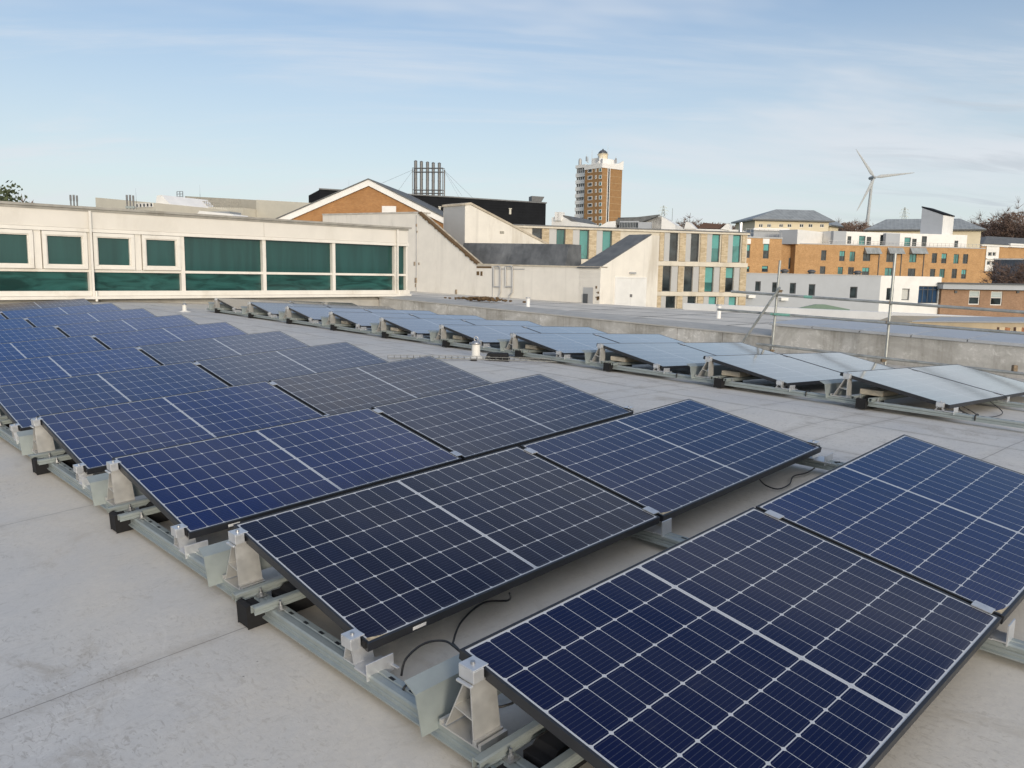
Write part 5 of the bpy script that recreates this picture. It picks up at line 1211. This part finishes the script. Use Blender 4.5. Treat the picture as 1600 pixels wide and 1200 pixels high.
def make_mid(H, tilt):
    """low bracket and clamp between two neighbouring panels"""
    t = bpy.data.objects.new('middle_bracket', None); C.objects.link(t); t.empty_display_size = .05
    y0 = -(PW-.07)*math.cos(tilt); h = max(.012, H-(PW-.07)*math.sin(tilt)-.036-RZ1); sl = math.tan(tilt)
    mb = MB(); mb.box(-.045, .045, y0-.05, y0+.05, 0, .006); mb.box(-.04, .04, y0-.004, y0+.004, .006, h); mb.box(-.04, .04, y0-.1, y0-.095, -.01, h*.9+.02); mb.box(-.04, .04, y0-.095, y0-.05, 0, .006)
    mb.build('leg_profile', m_clamp, t)
    mb = MB(); a = .03
    for yc in (y0, -.10*math.cos(tilt)):
        zc = H-RZ1+yc*sl*1.0+.0015
        mb.add([(-.024, yc-.035, zc-.035*sl+.001), (.024, yc-.035, zc-.035*sl+.001), (.024, yc+.035, zc+.035*sl+.001), (-.024, yc+.035, zc+.035*sl+.001), (-.024, yc-.035, zc-.035*sl+.005), (.024, yc-.035, zc-.035*sl+.005), (.024, yc+.035, zc+.035*sl+.005), (-.024, yc+.035, zc+.035*sl+.005)],
           [(0, 1, 2, 3), (4, 5, 6, 7), (0, 1, 5, 4), (1, 2, 6, 5), (2, 3, 7, 6), (3, 0, 4, 7)])
        c = mb.build('clamp', m_clamp, t); mb = MB()
    return t
for A, nm, NR in ((LA, 'left', 11), (RA, 'right', 10)):
    fr = 'front' if A is LA else 'right'
    r0 = make_rear(A.H, A.t); l0 = make_low(A.H, A.t); k0 = make_mid(A.H, A.t)
    for i in range(NR):
        m_ = A.mat(0, i*A.p, RZ1)
        o = r0 if i == 0 else copy_tree(r0); o.matrix_world = m_; tag(o, 'tall aluminium A shaped bracket, left end of %s row from %s, %s array' % (rowname(i), fr, nm), 'bracket', 'rear brackets of the %s array' % nm)
        o = l0 if i == 0 else copy_tree(l0); o.matrix_world = m_; tag(o, 'short aluminium bracket clamping low corner, left end of %s row from %s, %s array' % (rowname(i), fr, nm), 'bracket', 'front brackets of the %s array' % nm)
        o = k0 if i == 0 else copy_tree(k0); o.matrix_world = A.mat(RAIL_A[1], i*A.p, RZ1); tag(o, 'bracket and clamps between the paired panels, %s row from %s, %s array' % (rowname(i), fr, nm), 'bracket', 'middle brackets of the %s array' % nm)
    # right end brackets: only the ones the view can reach
    for i in range(0, 3 if A is LA else 2):
        o = copy_tree(l0); o.matrix_world = A.mat(RAIL_A[2], i*A.p, RZ1) @ Matrix.Diagonal((-1, 1, 1, 1)); tag(o, 'short aluminium bracket under the low right corner of the %s row, %s array' % (rowname(i), nm), 'bracket', 'front brackets of the %s array' % nm)
# cross channels, rubber pads, deflectors
def channel_bm(L):
    mb = MB(); s, h, t = .030, .032, .003
    mb.prism([(-s/2, 0), (-s/2, h), (-s/2+.010, h), (-s/2+.010, h-t), (-s/2+t, h-t), (-s/2+t, t), (s/2-t, t), (s/2-t, h-t), (s/2-.010, h-t), (s/2-.010, h), (s/2, h), (s/2, 0)], 'x', 0, L)
    return mb
def make_channel(L):
    mb = MB(); s = .036
    mb.prism([(-s/2, 0), (-s/2, .004), (-.010, .010), (-s/2, .018), (-s/2, .030), (-s/2+.006, .034), (s/2-.006, .034), (s/2, .030), (s/2, 0), (s/2-.004, 0), (s/2-.004, .028), (-s/2+.004, .028), (-s/2+.004, 0)], 'x', 0, L)
    return mb
for A, nm, NR in ((LA, 'left', 11), (RA, 'right', 10)):
    fr = 'front' if A is LA else 'right'
    ch0 = make_channel(1.25).build('cross_channel', m_galv)
    bb_ = MB(); bb_.tube((.105, -.034, -.002), (.105, -.034, .016), .010, n=6); bb_.tube((.105, -.034, .016), (.105, -.034, .034), .005, n=8); bb_.box(.085, .125, -.052, -.019, -.001, .004); bb_.build('bolt', m_steel, ch0)
    pad = MB(); pad.prism([(-.115, .0), (.34, .0), (.34, .098), (.10, .098), (.08, .083), (.043, .083), (.043, .024), (-.043, .024), (-.043, .083), (-.08, .083), (-.095, .098), (-.115, .092)], 'y', -.045, .045)
    pad0 = pad.build('rubber_support', m_rubber, bevel=.003)
    df = MB()
    df.prism([(.068, -.012), (.072, -.012), (.098, .118), (.150, .143), (.148, .148), (.094, .122)], 'x', -.105, 2*PL+GAP+.06)
    df0 = df.build('wind_deflector', m_galv)
    for i in range(NR):
        b = i*A.p
        for q, (db, off) in enumerate(((-.19, -.11), (-.36, -.09))):
            o = ch0 if (i == 0 and q == 0) else copy_tree(ch0)
            o.matrix_world = A.mat(off-(.02 if q else 0), b+db, RZ1+.0015)
            tag(o, '%s galvanised channel sticking out left of %s row from %s, %s array' % (('upper', 'lower')[q], rowname(i), fr, nm), 'channel', 'cross channels of the %s array' % nm)
        o = pad0 if i == 0 else pad0.copy()
        if i: C.objects.link(o)
        o.matrix_world = A.mat(0, b-.275, .004); tag(o, 'black rubber block under left rail, %s row from %s, %s array' % (rowname(i), fr, nm), 'support block', 'rubber blocks of the %s array' % nm)
        o = df0 if i == 0 else df0.copy()
        if i: C.objects.link(o)
        o.matrix_world = A.mat(0, b, RZ1-.01); tag(o, 'folded grey metal deflector behind high edge, %s row from %s, %s array' % (rowname(i), fr, nm), 'deflector', 'deflectors of the %s array' % nm)
# pale ballast blocks under the panels
mb = MB(); mb.box(0, .45, -.11, .11, 0, .055); bl0 = mb.build('ballast_block', m_conc, bevel=.006)
for i in range(7):
    o = bl0 if i == 0 else bl0.copy()
    if i: C.objects.link(o)
    o.matrix_world = RA.mat(.10+rnd.uniform(-.03, .05), i*RA.p-.27, RZ1+.038) @ Matrix.Rotation(rnd.uniform(-.06, .06), 4, 'Z')
    tag(o, 'pale concrete ballast block under %s row from right, right array' % rowname(i), 'ballast block', 'ballast blocks of the right array')
# ---------------------------------------------------------------- cables
def smooth(pts, n=6):
    pts = [Vector(p) for p in pts]; out = []
    for i in range(len(pts)-1):
        p0 = pts[max(i-1, 0)]; p1 = pts[i]; p2 = pts[i+1]; p3 = pts[min(i+2, len(pts)-1)]
        for k in range(n):
            t = k/n; out.append(.5*((2*p1)+(p2-p0)*t+(2*p0-5*p1+4*p2-p3)*t*t+(3*p1-p0-3*p2+p3)*t*t*t))
    return out+[pts[-1]]
def cable(A, pts, lab, r=.0042):
    mb = MB(); mb.path(smooth([A.at(*p) for p in pts]), r, 8); o = mb.build('cable', m_cable, smooth=True); return tag(o, lab, 'cable', 'black cables')
def abz(A, x, y, h):
    """array coordinates of the point seen at a pixel, at height h above the roof plane of that array"""
    r = ray(x, y); P_ = r*((A.o+A.n*h).dot(A.n)/r.dot(A.n))-A.o; return (P_.dot(A.u), P_.dot(A.v), h)
cable(LA, [abz(LA, 796, 927, .13), abz(LA, 794, 938, .04), abz(LA, 755, 942, .02), abz(LA, 722, 970, .02), abz(LA, 709, 1000, .06), abz(LA, 714, 1012, .14), (.05, -.1, .24)], 'black cable curving from the second row low edge to the nearest panel corner')
cable(LA, [abz(LA, 627, 1056, .05), abz(LA, 634, 1030, .10), abz(LA, 660, 1007, .13), abz(LA, 690, 1001, .13), abz(LA, 713, 1013, .14), (.07, -.08, .22)], 'black cable arch rising from the left rail to the nearest panel corner')
cable(LA, [abz(LA, 629, 1096, .03), abz(LA, 631, 1075, .085), abz(LA, 645, 1068, .088), abz(LA, 665, 1082, .088), abz(LA, 690, 1090, .088), abz(LA, 800, 1099, .10), (.5, .12, .12)], 'black cable wrapped round the left rail beside the nearest bracket')
cable(LA, [abz(LA, 1186, 748, .10), abz(LA, 1196, 758, .02), abz(LA, 1215, 764, .012), abz(LA, 1233, 757, .012), abz(LA, 1240, 744, .012), abz(LA, 1262, 738, .012), abz(LA, 1285, 724, .03), abz(LA, 1312, 722, .1)], 'wavy black cable on the roof between the two nearest right hand panels')
cable(LA, [abz(LA, 322, 892, .02), abz(LA, 324, 874, .085), abz(LA, 334, 858, .12), abz(LA, 350, 850, .14), abz(LA, 368, 849, .15), (.2, 1.6, .15)], 'short black cable hoop over the left rail between the second and third rows')
for i, lab in ((0, 'nearest right'), (1, 'second right'), (2, 'third right')):
    b = i*RA.p
    cable(RA, [(.036, b-1.25, .03), (.036, b-1.25, .084), (-.036, b-1.25, .086), (-.044, b-1.25, .03)], 'black tie looped round the rail before the %s hand row, right array' % lab, .007)
cable(RA, [(.35, -.95, .09), (.42, -1.05, .03), (.5, -1.1, .012), (.62, -1.08, .02), (.66, -.98, .06), (.58, -.93, .09), (.5, -.98, .05), (.52, -1.12, .012), (.75, -1.2, .012), (1.2, -1.15, .02), (1.3, -1.0, .10)], 'black cable loop under the low edge of the nearest right array panel')
# ---------------------------------------------------------------- small roof furniture
def on_roof(x, y):
    return roofhit(x, y)
for x, y, s, lab in ((743.5, 560, 1.0, 'white roof anchor post with silver cap beside the black rubber foot'), (288.5, 487, .78, 'distant white roof anchor post with silver cap near the glazed wing')):
    p = on_roof(x, y); th = thing('roof_anchor', lab, 'roof anchor', Matrix.Translation(p) @ Matrix.Scale(s, 4), 'roof anchors')
    mb = MB(); mb.lathe([(.17, -.03), (.16, .006), (.09, .02), (.058, .045), (.055, .17), (.054, .19)], n=24); mb.build('post', M('anchor_sleeve', (.66, .64, .58), .6, 0, .06, 12, dirt=(.4, .34, .25, .5)), th, smooth=True)
    mb = MB(); mb.lathe([(.063, .19), (.063, .205), (.052, .222), (.030, .232), (.012, .235)], n=24); mb.build('cap', m_steel, th, smooth=True)
    mb = MB(); mb.path([Vector((.026*math.cos(t), 0, .262+.030*math.sin(t))) for t in [2*math.pi*k/14-1.2 for k in range(15)]], .0065, 8); mb.build('eye_ring', m_steel, th, smooth=True)
p = on_roof(777, 563); th = thing('weight_block', 'black trapezoid rubber foot lying on the roof beside the white anchor post', 'weight block', frame(unit((1, -.15, 0)), unit((.15, 1, 0)), Z, p))
mb = MB(); mb.add([(-.165, -.10, -.01), (.165, -.10, -.01), (.165, .10, -.01), (-.165, .10, -.01), (-.12, -.075, .10), (.135, -.075, .10), (.135, .075, .10), (-.12, .075, .10)], [(0, 1, 2, 3), (4, 5, 6, 7), (0, 1, 5, 4), (1, 2, 6, 5), (2, 3, 7, 6), (3, 0, 4, 7)]); mb.build('block', m_rubber, th, bevel=.012)
mb = MB()
for k in (-.06, .06): mb.box(k-.012, k+.012, -.112, -.08, .01, .07)
mb.build('rib', m_rubber, th, bevel=.004)
# wire basket tray between the arrays
p0, p1 = on_roof(606, 562), on_roof(738, 547); p2 = RA.at(.0, 3*RA.p-.9, .05)
th = thing('wire_cable_tray', 'narrow wire cable tray crossing the roof from the left array to the right array', 'cable tray', Matrix.Translation(p0))
d = (p2-p0); 
L = d.length; dd = d.normalized(); sd_ = dd.cross(Z).normalized()
def trz(t):
    P_ = p0+dd*t; return Vector((P_.x, P_.y, zroof(P_.dot(U), P_.dot(V))+.02))-p0
mb = MB(); n = int(L/.08)
for s_ in (-.05, 0, .05): mb.path([trz(L*k/24)+sd_*s_ for k in range(25)], .0032, 4)
for s_ in (-.05, .05): mb.path([trz(L*k/24)+sd_*s_+Z*.035 for k in range(25)], .0032, 4)
for k in range(n): q = trz(L*k/n); mb.path([q-sd_*.05+Z*.035, q-sd_*.05, q+sd_*.05, q+sd_*.05+Z*.035], .0035, 4)
mb.build('wire_basket', M('tray_wire', (.16, .165, .165), .5, .5), th)
mb = MB(); q = trz(L*.5); mb.box(-.04, .04, -.04, .04, -.02, .0); o = mb.build('tray_foot', m_rubber, th); o.location = q
# spigots on the low parapet roof, moss heap
for x, y, lab in ((825, 476, 'short white vent pipe standing on the wide pale roof left of the slate gable'), (1123, 489, 'short pale vent pipe on the wide pale roof near the scaffold')):
    r = ray(x, y); P_ = r*(-1.75/r.z); th = thing('vent_pipe', lab, 'vent pipe', Matrix.Translation(P_)); mb = MB(); mb.tube((0, 0, -.3), (0, 0, .35), .11, n=12); mb.build('pipe', m_white, th); mb = MB(); mb.tube((0, 0, .35), (0, 0, .42), .15, .13, n=12); mb.build('cap', m_greyp, th)
r = ray(752, 468); P_ = r*(-1.72/r.z); mb = MB(); rnd2 = random.Random(5)
for i in range(160):
    u = rnd2.gauss(0, 1.15); v = rnd2.gauss(0, .3); s = rnd2.uniform(.05, .16); c = P_-V*u+U*v+Z*rnd2.uniform(-.05, .18)*max(.2, 1-abs(u)/2.6); mb.lathe([(s*.2, -s*.5), (s, -s*.2), (s*.8, s*.3), (s*.1, s*.5)], c, 6)
tag(mb.build('moss_heap', m_moss), 'brown heap of moss and debris along the foot of the white building', 'debris', kind='stuff')
# ---------------------------------------------------------------- scaffold guard rail
b1 = roofhit(1207, 553); b2 = roofhit(1383, 570)
ap = (b1.dot(U)+b2.dot(U))/2
def sp(x, y): P_ = on_plane(x, y, U, ap); return P_
T0 = sp(1207, 553)
th = thing('scaffold_guard_rail', 'grey scaffold tube guard rail with two posts and a brace before the raised parapet', 'scaffold', Matrix.Translation(T0))
def loc(x, y, off=0.): return sp(x, y)+U*off-T0
def stube(nm, x0, y0, x1, y1, off=0., ext=0.):
    p, q = loc(x0, y0, off), loc(x1, y1, off); d = (q-p); q = q+d*ext
    mb = MB(); mb.tube(p, q, .0242, n=14); o = mb.build(nm, m_scaf, th, smooth=False); 
    return o
stube('post', 1206, 550, 1219, 407); stube('post', 1383, 570, 1399, 396)
stube('rail', 1145, 455.5, 1393, 473, -.055, 1.5); stube('rail', 1124, 483.5, 1387, 504, -.055, 1.5)
stube('brace', 1163, 537, 1223, 449, -.11)
stube('base_tube', 1183, 537.5, 1590, 583, -.02, .6)
for x, y in ((1213, 460), (1211, 491), (1392, 473), (1387, 504), (1207, 548), (1381, 563), (1220, 455)):
    mb = MB(); c = loc(x, y, -.03); mb.box(c.x-.034, c.x+.034, c.y-.035, c.y+.04, c.z-.026, c.z+.026); mb.tube(c+Vector((-.045, -.04, .008)), c+Vector((.05, -.04, .008)), .008, n=6); mb.build('coupler', m_coup, th, bevel=.01)
for x0, y0, x1, y1 in ((1207, 490.3, 1237, 492.5),):
    mb = MB(); mb.tube(loc(x0, y0, -.055), loc(x1, y1, -.055), .027, n=12); mb.build('tape_wrap', m_green, th)
mb = MB(); mb.tube(loc(1259, 463.6, -.055), loc(1272, 464.6, -.055), .028, n=12); mb.build('tape_wrap', m_green, th)
c = loc(1582, 580, .1); mb = MB(); mb.box(c.x-.035, c.x+.035, c.y-.035, c.y+.035, c.z-.02, c.z+.09); mb.build('base_clamp', m_coup, th, bevel=.012)
